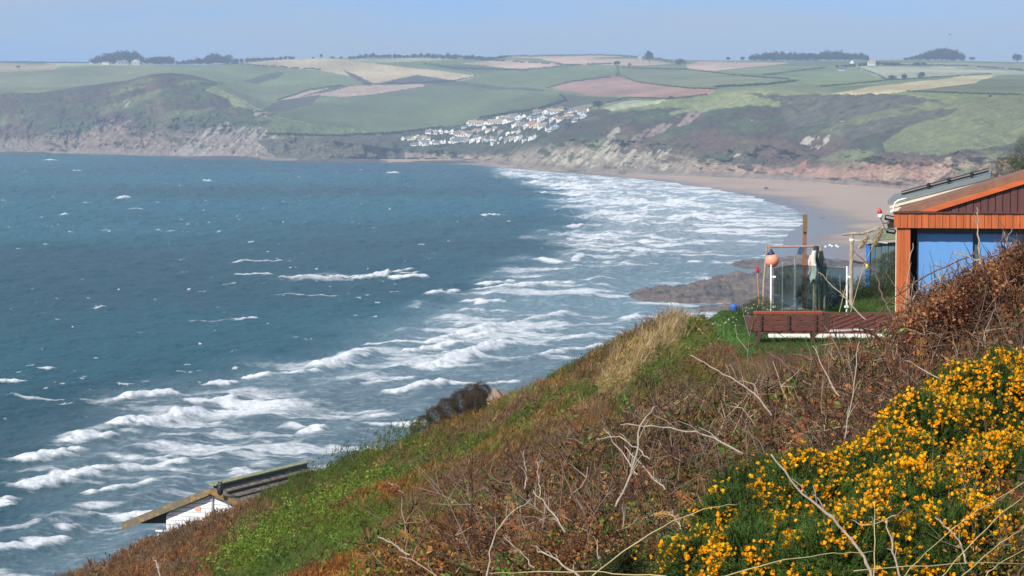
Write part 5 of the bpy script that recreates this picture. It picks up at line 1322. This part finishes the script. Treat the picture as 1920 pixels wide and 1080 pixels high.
# wall of the deck bench
m_bench = mat("mahogany_stain", (.105, .038, .027), rough=.5, noise=4, amp=.35, stretch=(.6, 3, 3))
m_bench2 = mat("mahogany_top", (.34, .050, .035), rough=.38, noise=4, amp=.2, stretch=(.6, 3, 3))
m_bench3 = mat("dark_mahogany", (.060, .028, .020), rough=.6, noise=4, amp=.3)
def bench_at(px, py, d, rz=0):
    b_ = at(px, py, d); b_.z = GZ0
    return empty("bench", b_, rz)
bd = 58.5; sB = bd / FPX
BN = bench_at(1478, 648, bd, .05); tag(BN, "dark red slatted garden bench seen from behind on the lawn", "bench")
bw = 150 * sB
zb_ = lambda py: (float(at(1478, py, bd).z) - GZ0)
for k, (y1, y2) in enumerate(((592, 601), (602.5, 611), (612.5, 621))):
    MB().box((0.0, 0, (zb_(y1) + zb_(y2)) / 2), (bw * .90, .025, zb_(y1) - zb_(y2))).build("back_slat", m_bench, BN, bevel=.004)
MB().box((.0, .06, zb_(586.5)), (bw * .86, .17, .05)).build("top_rail", m_bench2, BN, bevel=.006)
for x in (-.35, .0, .34): MB().box((bw * x, -.03, zb_(605) ), (.04, .05, zb_(591) - zb_(620))).build("back_post", m_bench3, BN)
MB().box((bw * .485, .24, zb_(604)), (.10, .62, zb_(587) - zb_(621))).build("end_panel", m_bench3, BN, bevel=.005)
MB().box((-bw * .47, .28, zb_(606)), (.07, .62, zb_(594) - zb_(618))).build("end_panel", m_bench, BN, bevel=.005)
for k in range(5): MB().box((0, .12 + k * .11, zb_(621)), (bw * .92, .09, .03)).build("seat_slat", m_bench, BN, bevel=.004)
for x in (-.36, .33):
    for (y, sx_) in ((-.02, -.05), (.52, .06)):
        MB().beam((bw * x, y + .02, zb_(620)), (bw * x + sx_, y, -.02), .065, .065).build("leg", m_bench3, BN)
    MB().beam((bw * x, -.02, zb_(622)), (bw * x, .54, zb_(622)), .05, .05).build("brace", m_bench3, BN)
    MB().tube([(bw * x - .09, -.03, zb_(623)), (bw * x, -.03, zb_(630)), (bw * x + .09, -.03, zb_(623))], .018, 6).build("brace", m_bench3, BN)

# deck of diagonal boards with white edge
DK = empty("deck", (at(1440, 632, 59.8).x, 59.8, GZ0), 0); tag(DK, "dark red diagonal board deck with white edge, behind the bench", "deck")
dkw, dkd, dz = 3.6, 5.0, .10
m_deck = mat("deck_stain", (.125, .034, .020), spec=.15, rough=.7, noise=4, amp=.3, stretch=(3, .5, 3))
db = MB(); nb = 30; tt = .30
for k in range(-8, nb):
    x0 = k * .235; w_ = .190
    P_ = []
    for (x, y) in ((x0, 0), (x0 + w_, 0), (x0 + w_ + tt * dkd, dkd), (x0 + tt * dkd, dkd)): P_.append((x, y))
    # clip to deck width
    def cl(poly, f):
        out = []
        for i in range(len(poly)):
            a, b = poly[i], poly[(i + 1) % len(poly)]; fa, fb = f(a), f(b)
            if fa >= 0: out.append(a)
            if fa * fb < 0: t = fa / (fa - fb); out.append((a[0] + (b[0] - a[0]) * t, a[1] + (b[1] - a[1]) * t))
        return out
    P_ = cl(P_, lambda p: p[0]); P_ = cl(P_, lambda p: dkw - p[0]) if P_ else P_
    if len(P_) < 3: continue
    n = len(P_); db.add([(x, y, dz) for x, y in P_] + [(x, y, dz - .03) for x, y in P_], [tuple(range(n)), tuple(range(2 * n - 1, n - 1, -1))] + [(i, i + n, (i + 1) % n + n, (i + 1) % n) for i in range(n)])
db.build("deck_boards", m_deck, DK)
MB().box((dkw / 2, dkd / 2, dz - .08), (dkw, dkd, .08)).build("under_deck_shade", m_shadow_gap, DK)  # one full sheet under the boards, coloured as the shade in their gaps
MB().box((dkw / 2 + .2, -.03, dz - .055), (dkw + .4, .05, .075)).build("white_edge", m_white, DK)
MB().box((dkw / 2, dkd + .04, dz + .03), (dkw, .09, .04)).build("back_edge", m_bench, DK)
MB().beam((1.2, .12, dz + .03), (2.1, .5, dz + .035), .10, .03).build("white_plank", m_white, DK)

# glass screen
m_glass = bpy.data.materials.new("glass_pane"); m_glass.use_nodes = True
N, L = m_glass.node_tree.nodes, m_glass.node_tree.links
N.remove(N['Principled BSDF']); tr = N.new("ShaderNodeBsdfTransparent"); tr.inputs[0].default_value = (.62, .70, .68, 1)
gl = N.new("ShaderNodeBsdfGlossy"); gl.inputs['Roughness'].default_value = .03; ms = N.new("ShaderNodeMixShader")
ms.inputs[0].default_value = .07; L.new(tr.outputs[0], ms.inputs[1]); L.new(gl.outputs[0], ms.inputs[2]); L.new(ms.outputs[0], N['Material Output'].inputs[0])
GD_ = 66.2
GF = empty("glass_screen", (at(1447, 583, GD_).x, GD_, GZ0)); tag(GF, "frameless glass wind screen on steel posts at the back of the deck", "glass screen")
gx = lambda px, d=GD_: (px - 1447) * d / FPX
gzv = lambda py, d=GD_: float(at(1447, py, d).z) - GZ0
def gpost(px, y1, y2, w, dd=0, m=m_white):
    MB().tube([(gx(px), dd, gzv(y1) if y1 < 600 else 0), (gx(px), dd, gzv(y2))], w / 2, 8).lathe((gx(px), dd, gzv(y2)), [(w * .55, 0), (w * .55, .01), (.004, .022)], 8).build("post", m, GF)
gpost(1445.5, 592, 498, .042); gpost(1588, 592, 501, .040); gpost(1473, 588, 497, .022, .8, m_galv); gpost(1502.5, 588, 494, .022, 1.6, m_galv)
for (xa, xb, ya, yb, da, db_) in ((1451, 1472, 503, 583, .02, .78), (1474, 1501, 503, 582, .82, 1.58), (1504, 1586, 503, 586, 1.5, .03)):
    MB().add([(gx(xa), da, gzv(yb)), (gx(xb), db_, gzv(yb)), (gx(xb), db_, gzv(ya)), (gx(xa), da, gzv(ya)), (gx(xa), da + .01, gzv(yb)), (gx(xb), db_ + .01, gzv(yb)), (gx(xb), db_ + .01, gzv(ya)), (gx(xa), da + .01, gzv(ya))],
             [(0, 1, 2, 3), (7, 6, 5, 4), (0, 4, 5, 1), (1, 5, 6, 2), (2, 6, 7, 3), (3, 7, 4, 0)]).build("pane", m_glass, GF)
for px, py, dd, sz_ in ((1451, 519, 0, .07), (1451, 575.5, 0, .07), (1473, 516, .78, .035), (1473, 569, .78, .035), (1502, 512, 1.58, .035), (1502, 570, 1.58, .035), (1592, 519, 0, .06), (1587, 575, -.01, .09)):
    MB().box((gx(px), dd - .02, gzv(py)), (sz_, .04, .045)).build("clamp", m_white if sz_ > .04 else m_galv, GF, bevel=.006)

# drying frame of driftwood poles with buoy, wetsuit and net
m_drift = mat("driftwood", (.34, .28, .21), rough=.85, noise=9, amp=.35)
m_rust = mat("rust_brown_wood", (.23, .095, .045), rough=.8, noise=5, amp=.35)
FD = 70.0
def fp(px, py, d=FD): return at(px, py, d)
def grounded(px, d): q = at(px, 580, d); return Vector((q.x, q.y, GZ0 - 1.6))
base = grounded(1440, FD); DF = empty("drying_frame", base); tag(DF, "driftwood pole frame with long top rail standing behind the glass screen", "drying frame")
def lp(px, py, d=FD): return at(px, py, d) - base
def lg(px, d=FD): q = at(px, 590, d) - base; q.z = 0; return q
MB().tube([lg(1427), lp(1432, 530), lp(1438, 462)], [.03, .026, .022], 7).build("pole", m_drift, DF)
MB().tube([lp(1441, 463), lp(1490, 462), lp(1541, 462)], [.026, .024, .022], 7).build("rail", mat("pinkish_pole", (.36, .23, .20), rough=.8, noise=8, amp=.25), DF)
for a_, b_, dd in ((1533, 1523, .3), (1538, 1536, .0), (1525, 1528, -.4)):
    MB().tube([lg(a_, FD + dd), lp((a_ + b_) / 2, 510, FD + dd / 2), lp(b_, 459)], [.03, .027, .02], 7).build("pole", m_drift, DF)
MB().tube([lp(1539, 460), lp(1546, 540), lg(1547)], [.03, .028, .02], 7).build("pole", m_drift, DF)
base2 = grounded(1509, 71.5); PO = empty("wooden_post", base2); tag(PO, "tall thin rusty brown post with wider board at its top", "post")
q = at(1509, 402, 71.5) - base2; q2 = at(1509, 435, 71.5) - base2; q3 = at(1508, 560, 71.5) - base2
MB().beam((q3.x, 0, 0), (q.x, 0, q.z - .02), .085, .07).build("post", m_rust, PO, bevel=.006)
MB().box((q.x, -.06, (q.z + q2.z) / 2), (.10, .05, q.z - q2.z)).build("board", mat("lichened_board", (.20, .10, .045), rough=.85, noise=6, amp=.5, col2=(.15, .12, .05), sharp=.1), PO, bevel=.005)
# orange buoy
p = fp(1447.5, 488, 69.6); BU = empty("buoy", p); tag(BU, "round salmon orange buoy hanging from the left end of the frame", "buoy")
br = .158
MB().lathe((0, 0, 0), [(br * math.sin(t), br * math.cos(t)) for t in np.linspace(.02, math.pi - .02, 18)], 28).build("ball", mat("buoy_orange", (.85, .30, .20), rough=.42, noise=6, amp=.08), BU, smooth=True)
MB().lathe((-.015, 0, .12), [(.10, .0), (.075, .045), (.03, .09), (.025, .13)], 14).build("collar", mat("navy_plastic", (.02, .025, .09), rough=.4, noise=8, amp=.2), BU, smooth=True)
MB().tube([(-.02, 0, .23), (-.05, 0, .28), (-.03, .02, .33)], .014, 6).tube([(-.03, 0, .24), (-.08, 0, .27), (-.07, 0, .33)], .010, 6).build("rope", mat("rope_orange", (.42, .20, .13), rough=.9, noise=40, amp=.3), BU)
# blue tag on the rail
p = fp(1500, 470, 69.9); o = MB().box((0, 0, 0), (.10, .03, .17)).box((.05, .0, .02), (.06, .035, .13)).build("blue_cloth", mat("blue_fabric", (.035, .10, .20), rough=.8, noise=10, amp=.3), bevel=.008); o.location = p; o.rotation_euler = (0, .35, .2); tag(o, "small dark blue cloth hanging beside the brown post", "cloth")
# wetsuit and net
def cloth(px1, py1, px2, py2, d, m, name, label, cat, w0=.10, folds=4, seed=0, split=0):
    a = fp(px1, py1, d); b = fp(px2, py2, d); L_ = (b - a).length; n, k = 26, 22
    u, v = np.meshgrid(np.linspace(0, 1, k), np.linspace(0, 1, n)); w = w0 * (1 + .5 * v)
    ang_ = u * 2 * np.pi
    fo = 1 + .28 * np.cos(ang_ * folds + v * 3 + seed) * v
    X = np.cos(ang_) * w * fo * .8 + (b.x - a.x) * v + .02 * np.sin(v * 7 + seed); Y = np.sin(ang_) * w * .6 * fo; Z = -v * L_ * (1 + .08 * np.sin(ang_ * 3 + seed) * v)
    o = grid_mesh(name, X, Y, Z, m); o.location = a; tag(o, label, cat); return o
cloth(1529, 461, 1531, 500, 69.8, mat("neoprene", (.022, .025, .03), rough=.6, noise=8, amp=.3), "wetsuit", "black wetsuit hanging over the frame between the poles", "wetsuit", .07, 3, 1)
cloth(1520, 478, 1519, 512, 69.7, mat("pink_white_cloth", (.60, .40, .36), rough=.85, noise=12, amp=.3), "towel", "pale pink striped towel hanging left of the net", "towel", .045, 2, 2)
m_net = mat("pale_net", (.64, .64, .58), rough=.9, noise=14, amp=.4)
cloth(1527, 470, 1525, 527, 69.6, m_net, "fishing_net", "pale bundled net hanging from the frame down to the hedge", "net", .06, 5, 3)
cloth(1541, 470, 1544, 520, 70.0, mat("grey_net", (.22, .21, .20), rough=.9, noise=14, amp=.4), "fishing_net", "dark grey bundled net hanging at the right end of the frame", "net", .06, 4, 4)
# shells strung on a line
sh = [(1548, 462), (1556, 459), (1560, 461), (1568, 460), (1571, 462)]
a = fp(1541, 460, 70); LN = empty("shell_line", a); tag(LN, "thin line with white shells strung from the frame to the driftwood pergola", "string of shells")
MB().tube([(0, 0, 0)] + [fp(x, y, 70) - a for x, y in sh] + [fp(1597, 458, 70) - a], .006, 5).build("line", m_drift, LN)
for x, y in sh:
    q = fp(x, y + 1, 70) - a; MB().lathe(q, [(.004, -.03), (.028, -.01), (.03, .01), (.004, .03)], 8, Matrix.Rotation(.7, 3, 'Y')).build("shell", m_white, LN)
# pergola of driftwood
base = grounded(1597, 68); PG = empty("pergola", base); tag(PG, "driftwood pergola post with a crooked pole reaching to the garage", "pergola")
def l3(px, py, d=68): return at(px, py, d) - base
MB().tube([(0, 0, 0), l3(1596, 500), l3(1597, 441)], [.05, .045, .04], 8).build("post", m_drift, PG)
MB().tube([l3(1580, 440), l3(1600, 438), l3(1615, 438.5), l3(1632, 433), l3(1648, 427), l3(1662, 427, 66)], [.028, .034, .03, .034, .03, .028], 7).build("cross_pole", m_drift, PG)
MB().tube([l3(1592, 451), l3(1620, 451), l3(1664, 456)], [.018, .016, .016], 6).build("cross_pole", mat("bleached_pole", (.52, .48, .42), rough=.8, noise=8, amp=.2), PG)
MB().tube([l3(1600, 490), l3(1612, 493), l3(1626, 492)], [.02, .018, .014], 6).build("cross_pole", m_bench3, PG)
MB().lathe(l3(1597, 450), [(.05, -.03), (.058, 0), (.05, .03)], 10).build("binding", m_white, PG)
# pampas plumes
for i, (x1, y1, x2, y2, lab) in enumerate([(1599, 485, 1624, 443, "pampas plume left of the blue shed"), (1620, 495, 1652, 430, "taller pampas plume in front of the blue shed")]):
    a = at(x1, y1, 66); b = at(x2, y2, 66); T_ = empty("pampas_grass", Vector((a.x - .3, 66, GZ0))); tag(T_, lab, "pampas grass", "pampas plumes")
    a -= T_.location; b -= T_.location
    mid = a + (b - a) * .55
    MB().tube([(0, 0, 0), a, mid, b], [.008, .006, .005, .003], 5).build("stalk", m_stalk, T_)
    tt_ = RNG.uniform(.5, 1.0, 160)[:, None]; P = np.array(a)[None] + (np.array(b) - np.array(a))[None] * tt_ + RNG.normal(size=(160, 3)) * .018
    scatter("plume", [pr_blades(5, .9, .12, 800)], P, np.tile(np.array(b - a) + np.array([.1, 0, -.15]), (160, 1)), np.full(160, .10), np.tile((.62, .55, .40), (160, 1)), m_heath, T_)
# blue shed
S0 = at(1627, 515, 76); SH = empty("shed", Vector((S0.x, 76, GZ0)), -.10); tag(SH, "blue grey board shed with pale green sloping roof beside the garage", "shed")
ss = 76 / FPX; zr = lambda py: float(at(1650, py, 76).z) - GZ0
m_slate = mat("blue_grey_boards", (.085, .13, .155), rough=.7, noise=3, amp=.2, stretch=(6, 6, .4))
wb = MB()
for k in range(9): wb.box((.10 + k * .16, .02 + .012 * (k % 2), zr(456) / 2), (.148, .04, zr(456)))
wb.box((.75, 1.2, zr(456) / 2 - .02), (1.4, 2.2, zr(456) - .06)).build("wall", m_slate, SH)
MB().box((.0, -.02, zr(458) / 2), (.10, .05, zr(458))).build("corner_board", mat("bright_blue_paint", (.03, .15, .50), rough=.5, noise=4, amp=.1), SH)
MB().prism([(-.12, zr(457)), (1.7, zr(449)), (1.7, zr(445)), (-.12, zr(453))], 2.4, Matrix.Translation((0, -.1, 0))).build("edge_board", mat("weathered_board", (.30, .27, .22), rough=.85, noise=6, amp=.3), SH)
MB().prism([(.1, zr(451)), (1.7, zr(446)), (1.7, zr(430)), (.55, zr(432))], 2.2, Matrix.Translation((0, .1, 0))).build("roof", mat("green_felt", (.17, .20, .13), rough=.9, noise=5, amp=.2), SH)
o = MB().lathe((0, 0, 0), [(.004, -.06), (.03, -.05), (.04, 0), (.028, .05), (.004, .07)], 10).build("yellow_float", mat("yellow_plastic", (.75, .60, .04), rough=.45, noise=8, amp=.1), smooth=True); o.location = at(1626, 499, 67.9); tag(o, "small yellow float hanging on the dark branch by the shed", "float")
# red torch at the garden edge
b_ = at(1424, 570, 73); TR = empty("garden_torch", Vector((b_.x, 73, b_.z - .6))); tag(TR, "thin pole with red top standing at the garden edge left of the buoy", "torch")
t1 = at(1420, 510, 73) - TR.location; t0 = at(1421, 500, 73) - TR.location
MB().tube([(0, 0, 0), at(1423, 560, 73) - TR.location, t1], .016, 7).build("pole", mat("terracotta_pole", (.42, .20, .13), rough=.7, noise=6, amp=.2), TR)
MB().lathe(t1, [(.018, -.02), (.04, .0), (.045, .05), (.03, .08), (.04, .10), (.004, .16)], 10).build("red_top", mat("torch_red", (.42, .03, .06), rough=.4, noise=6, amp=.1), TR)
o = MB().lathe((0, 0, 0), [(.004, -.10), (.075, -.06), (.085, .03), (.05, .08), (.004, .10)], 12).box((.09, 0, .03), (.10, .05, .03)).build("blue_tub", mat("tub_blue", (.03, .11, .42), rough=.5, noise=6, amp=.1)); o.location = at(1376, 577, 68); tag(o, "small bright blue watering pot at the brow beside the garden", "pot")

# hedges and flowers round the garden
def bush(name, pts, label, cat, col, leafs=LVs, seed=0, size=.11, n0=5200, grp=None, base_z=None, cj=.35):
    """bush made of leafy lobes: pts (px, py centre, d, radius m)"""
    r = np.random.default_rng(seed); P = []; D_ = []
    x0 = at(pts[0][0], pts[0][1], pts[0][2]); b_ = Vector((x0.x, x0.y, float(gz(x0.x, x0.y)) if base_z is None else base_z))
    for (px, py, d, rr) in pts:
        c = np.array(at(px, py, d) - b_); n = int(n0 * rr * rr)
        q = r.normal(size=(n, 3)); q /= np.linalg.norm(q, axis=1)[:, None]
        lump = fbm(q[:, 0] * 2.5 + px, q[:, 2] * 2.5 + q[:, 1], 900 + seed, 3)
        P.append(c + q * (rr * (.65 + .6 * lump) * r.uniform(.7, 1.02, n))[:, None]); D_.append(q)
    P = np.concatenate(P); D_ = np.concatenate(D_)
    ok = P[:, 2] > -.25; P, D_ = P[ok], D_[ok]
    t = empty(name, b_); tag(t, label, cat, grp)
    C = np.tile(col, (len(P), 1)) * (.45 + 1.1 * fbm(P[:, 0] * 2.5, P[:, 2] * 2.5, 910 + seed, 3))[:, None]
    scatter("foliage", leafs, P, D_ + r.normal(size=P.shape) * .5, size * r.uniform(.6, 1.4, len(P)), C, m_leaf, t, cj=cj)
    mb = MB()
    for (px, py, d, rr) in pts: mb.tube([(0, 0, -.2), (at(px, py, d) - b_) * .5, at(px, py, d) - b_], [rr * .10, rr * .07, rr * .03], 5)
    mb.build("stem", m_wood, t); return t
bush("garden_hedge", [(1525, 550, 70.5, .42), (1560, 552, 71, .42), (1595, 556, 71.5, .42), (1630, 552, 72, .46), (1665, 545, 72.5, .5), (1700, 545, 73, .5), (1545, 575, 70.5, .35), (1585, 575, 70.8, .35), (1625, 572, 71.5, .35)], "dark green clipped hedge behind the glass screen", "hedge", (.040, .062, .022), seed=1, size=.12)
bush("shrub", [(1650, 510, 74, .36), (1672, 495, 74.4, .38), (1695, 490, 75, .4)], "olive shrub growing against the blue shed", "shrub", (.075, .085, .030), seed=2)
bush("shrub", [(1405, 592, 66, .30), (1425, 578, 68, .30), (1440, 590, 66, .28), (1385, 600, 68, .28), (1418, 604, 64, .26), (1376, 596, 68, .20), (1360, 604, 68, .18)], "green shrub dotted with white flowers left of the bench", "shrub", (.06, .085, .022), seed=3)
bush("shrub", [(1900, 330, 78, .62), (1945, 310, 79, .8), (1925, 345, 77, .6), (2000, 300, 80, 1.0)], "green bush rising behind the garage roof at the right edge", "shrub", (.060, .080, .022), seed=4, base_z=66.2, n0=3600)
bush("thorn_bush", [(888, 744, 83, .34), (903, 734, 83, .24), (865, 754, 83, .34), (840, 767, 83, .31), (818, 779, 83, .26), (796, 791, 83, .2), (778, 801, 83, .14), (890, 760, 82.6, .34)], "wind shaped dark thorn bush on the brow, swept to the left", "bush", (.085, .058, .035), seed=5, n0=15000, size=.10)
r = np.random.default_rng(8); n = 70; px = r.uniform(1330, 1445, n); py = np.interp(px, [1330, 1445], [612, 560]) + r.uniform(-4, 34, n)
x, y, z = unproj(px, py, 63.5 + r.uniform(-1, 1, n)); P = np.stack([x, y, z], -1); c0 = P.mean(0)
o = scatter("white_flowers", [pr_leaves(5, .6, 880, .3)], P - c0, r.normal(size=P.shape), r.uniform(.03, .05, n), np.tile((.75, .74, .60), (n, 1)), m_heath, cj=.1); o.location = c0; tag(o, "tiny white flowers scattered over the shrub left of the bench", "flowers", kind="stuff")
# lawn blades and longer grass on the terrace
n = 42000; X = r.uniform(3.4, 12, n); Y = r.uniform(54, 78, n); ok = (terrace(X, Y) > .25) & ~((Y > 59.7) & (Y < 66) & (X > 4.9)); X, Y = X[ok], Y[ok]
P = np.stack([X, Y, gz(X, Y)], -1); c0 = np.array([7, 64, GZ0]); C = np.array([(.055, .115, .020), (.080, .13, .030), (.11, .12, .04)])[r.choice(3, len(X), p=[.55, .3, .15])] * (.5 + 1.0 * fbm(X / 1.2, Y / 2.5, 990, 3))[:, None]
o = scatter("lawn_grass", BL[:3], P - c0, np.tile((.25, .05, 1.0), (len(X), 1)) + r.normal(size=P.shape) * .25, r.uniform(.04, .10, len(X)), C, m_heath, cj=.2); o.location = c0; tag(o, "short green lawn grass round the bench and deck", "grass", kind="stuff")

# small thatch coloured roof peeping over the brow
p = at(928, 738, 112); b_ = Vector((p.x, p.y, p.z - 1.2)); HT = empty("hut", b_); tag(HT, "small brown peaked hut roof peeping over the brow beside the thorn bush", "hut")
zz = 1.2; k_ = 112 / FPX
MB().lathe((0, 0, 0), [(.5, 0), (.48, zz - .2)], 4, Matrix.Rotation(.6, 3, 'Z')).build("wall", m_cream, HT)
MB().lathe((0, 0, 0), [(.60, zz - .22), (.30, zz + .0), (.04, zz + .20)], 4, Matrix.Rotation(.6, 3, 'Z')).build("roof", mat("straw_roof", (.22, .16, .12), rough=.9, noise=12, amp=.3), HT)
MB().tube([(.05, 0, zz + .3), (.06, 0, zz + .62)], .012, 5).box((.07, 0, zz + .55), (.14, .02, .02)).build("aerial", m_galv, HT)

# =================================================================== CHALET ON THE LEFT
ax, ay = at(392, 917, 125).x, 125.0; az = at(392, 917, 125).z
CH = empty("chalet", (ax, ay, az - 3.6), -.40)      # local x = gable width, y = along the ridge
tag(CH, "white boarded chalet with long lichen covered roof sunk behind the slope", "chalet")
A = 3.6; sL, sR = .395, .36; wL, wR = 4.05, 1.9; LEN = 8.6; ovx = 2.15
m_board = mat("white_weatherboard", (.74, .78, .82), rough=.5, noise=2, amp=.08)
m_lich = mat("lichen_roof", (.13, .115, .08), rough=.95, noise=4.5, col2=(.33, .20, .055), sharp=.06)
m_lich.node_tree.nodes["Map Range"].inputs["From Min"].default_value = .50
m_lich.node_tree.nodes["Map Range"].inputs["From Max"].default_value = .66
m_edge = mat("mossy_ridge", (.30, .32, .16), rough=.95, noise=5, col2=(.16, .16, .09), sharp=.15)
m_tile = mat("brown_tiles", (.075, .055, .042), rough=.9, noise=3.5, col2=(.25, .21, .15), sharp=.12)
nb = 13
wm = MB(); z0w = .9; topz = A - .28
for k in range(nb):
    za, zb2 = z0w + (topz - z0w) * k / nb, z0w + (topz - z0w) * (k + 1) / nb - .02
    fl_ = lambda z: -min(ovx, (A - .27 - z) / sL); fr_ = lambda z: min(wR - .3, (A - .27 - z) / sR)
    if fr_(zb2) - fl_(zb2) < .02: continue
    wm.prism([(fl_(za), za), (fr_(za), za), (fr_(zb2), zb2), (fl_(zb2), zb2)], .05, Matrix.Translation((0, .28, 0)))
wm.build("weatherboard", m_board, CH)
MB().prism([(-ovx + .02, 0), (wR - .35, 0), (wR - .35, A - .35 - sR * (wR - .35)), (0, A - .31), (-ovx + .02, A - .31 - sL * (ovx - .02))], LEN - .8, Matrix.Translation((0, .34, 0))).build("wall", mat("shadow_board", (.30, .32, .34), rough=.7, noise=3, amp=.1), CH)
MB().prism([(-wL, A - sL * wL), (0, A), (0, A - .17), (-wL, A - sL * wL - .17)], LEN, Matrix.Translation((0, .02, 0))).build("roof", m_lich, CH)
MB().prism([(0, A), (wR, A - sR * wR), (wR, A - sR * wR - .14), (0, A - .14)], LEN, Matrix.Translation((0, .02, 0))).build("roof", m_tile, CH)
bl = MB().prism([(-wL, A - sL * wL + .03), (0, A + .03), (0, A - .25), (-wL, A - sL * wL - .30)], .06, Matrix.Translation((0, -.045, 0)))
bl.build("bargeboard", m_lich, CH)
MB().prism([(0, A + .03), (wR, A - sR * wR + .03), (wR, A - sR * wR - .16), (0, A - .18)], .06, Matrix.Translation((0, -.045, 0))).build("bargeboard", mat("orange_lichen", (.34, .17, .03), rough=.95, noise=6, col2=(.10, .08, .05), sharp=.2), CH)
MB().box((0, LEN / 2 + .3, A + .02), (.20, LEN - .5, .18)).build("ridge_upstand_shade", m_black, CH)  # raised ridge board, black to paint the dark shadow beneath the cap
MB().prism([(-.17, A + .11), (.17, A + .11), (.17, A + .16), (-.17, A + .19)], LEN - .2, Matrix.Translation((0, .3, 0))).build("ridge_cap", m_edge, CH)
bt = MB()
for k in range(46): bt.box((.60, .5 + k * .17, A - sR * .60 + .05), (.08, .12, .10))
bt.build("tile_row", mat("tile_gap", (.045, .035, .03), rough=.9, noise=9, amp=.4), CH)
MB().box((.97, LEN / 2 + .2, A - sR * .97 + .015), (.12, LEN - .6, .03)).build("batten", m_shadow_gap, CH)
MB().box((-ovx - .75, 1.2, A - sL * 2.9 - .32), (1.5, .06, .18)).build("porch_beam", m_black, CH)
MB().prism([(-wL + .35, A - sL * (wL - .35) - .18), (-ovx, A - sL * ovx - .18), (-ovx, A - sL * ovx - .75), (-ovx - .35, A - sL * ovx - .80), (-wL + .35, A - sL * (wL - .35) - .26)], .05, Matrix.Translation((0, .9, 0))).build("porch_shade", m_black, CH)  # black sheet painting the shade under the open porch roof
MB().box((-ovx - .28, .5, A - sL * ovx - 1.05), (.55, .3, .05)).box((-ovx - .5, .5, A - sL * ovx - 1.3), (.04, .04, .5)).build("porch_shelf", m_white, CH)
MB().tube([(.03, .24, A - .35), (.03, .22, A - .9), (.03, .24, A - 1.5)], .045, 8).box((.0, .22, A - .42), (.14, .1, .14)).build("drainpipe", mat("grey_pipe", (.33, .33, .35), rough=.6, noise=6, amp=.2), CH)
vx = at(362, 957, 125.3).x - ax
MB().box((-.66, .26, at(362, 957, 125).z - az + A), (.26, .03, .17)).box((-.66, .25, at(362, 957, 125).z - az + A), (.22, .03, .03)).build("vent", mat("orange_vent", (.62, .34, .24), rough=.7, noise=20, amp=.25), CH)
# owl figure on the roof
p = at(413, 929, 124.4); OW = empty("owl_statue", p, -.3); tag(OW, "black owl shaped figure sitting on the ridge of the white chalet", "owl figure")
hh = .56
MB().lathe((0, 0, 0), [(.05, 0), (.095, .05), (.12, .16), (.125, .28), (.105, .38), (.09, .42), (.098, .47), (.085, .52), (.03, .55)], 14).build("body", m_black, OW, smooth=True)
for q in (-1, 1):
    MB().add([(q * .03, -.03, .52), (q * .095, -.02, .50), (q * .06, .04, .52), (q * .085, 0, .62)], [(0, 1, 3), (1, 2, 3), (2, 0, 3), (0, 2, 1)]).build("ear_tuft", m_black, OW)
    MB().lathe((q * .04, -.085, .47), [(.001, -.01), (.018, 0), (.001, .01)], 8, Matrix.Rotation(math.pi / 2, 3, 'X')).build("eye", mat("amber_eye", (.5, .3, .03), rough=.3, noise=5, amp=.1), OW)
MB().add([(-.012, -.09, .45), (.012, -.09, .45), (0, -.12, .42), (0, -.09, .41)], [(0, 1, 2), (1, 3, 2), (3, 0, 2), (0, 3, 1)]).build("beak", mat("beak_grey", (.12, .11, .1), rough=.5, noise=9, amp=.1), OW)
# tiny kite on the beach
p = at(1437, 357, 2360); KT = empty("beach_kite", p); tag(KT, "tiny dark and blue kite like sail out on the wide sand", "kite")
MB().add([(-2.2, 0, 2.0), (0.5, .2, 2.6), (2.2, .1, .4), (.4, .3, -.2), (-2.2, .3, 2.1), (.5, .5, 2.7), (2.2, .4, .5), (.4, .6, -.1)], [(0, 1, 2, 3), (7, 6, 5, 4), (0, 4, 5, 1), (1, 5, 6, 2), (2, 6, 7, 3), (3, 7, 4, 0)]).build("canopy", mat("kite_dark", (.04, .07, .13), rough=.7, noise=.8, amp=.3), KT)
MB().add([(.4, .3, -.2), (2.2, .1, .4), (2.8, .2, -2.2), (.6, .6, -.1), (2.3, .4, .5), (2.9, .5, -2.1)], [(0, 1, 2), (5, 4, 3), (0, 3, 4, 1), (1, 4, 5, 2), (2, 5, 3, 0)]).build("blue_panel", mat("kite_blue", (.05, .22, .60), rough=.6, noise=.8, amp=.1), KT)
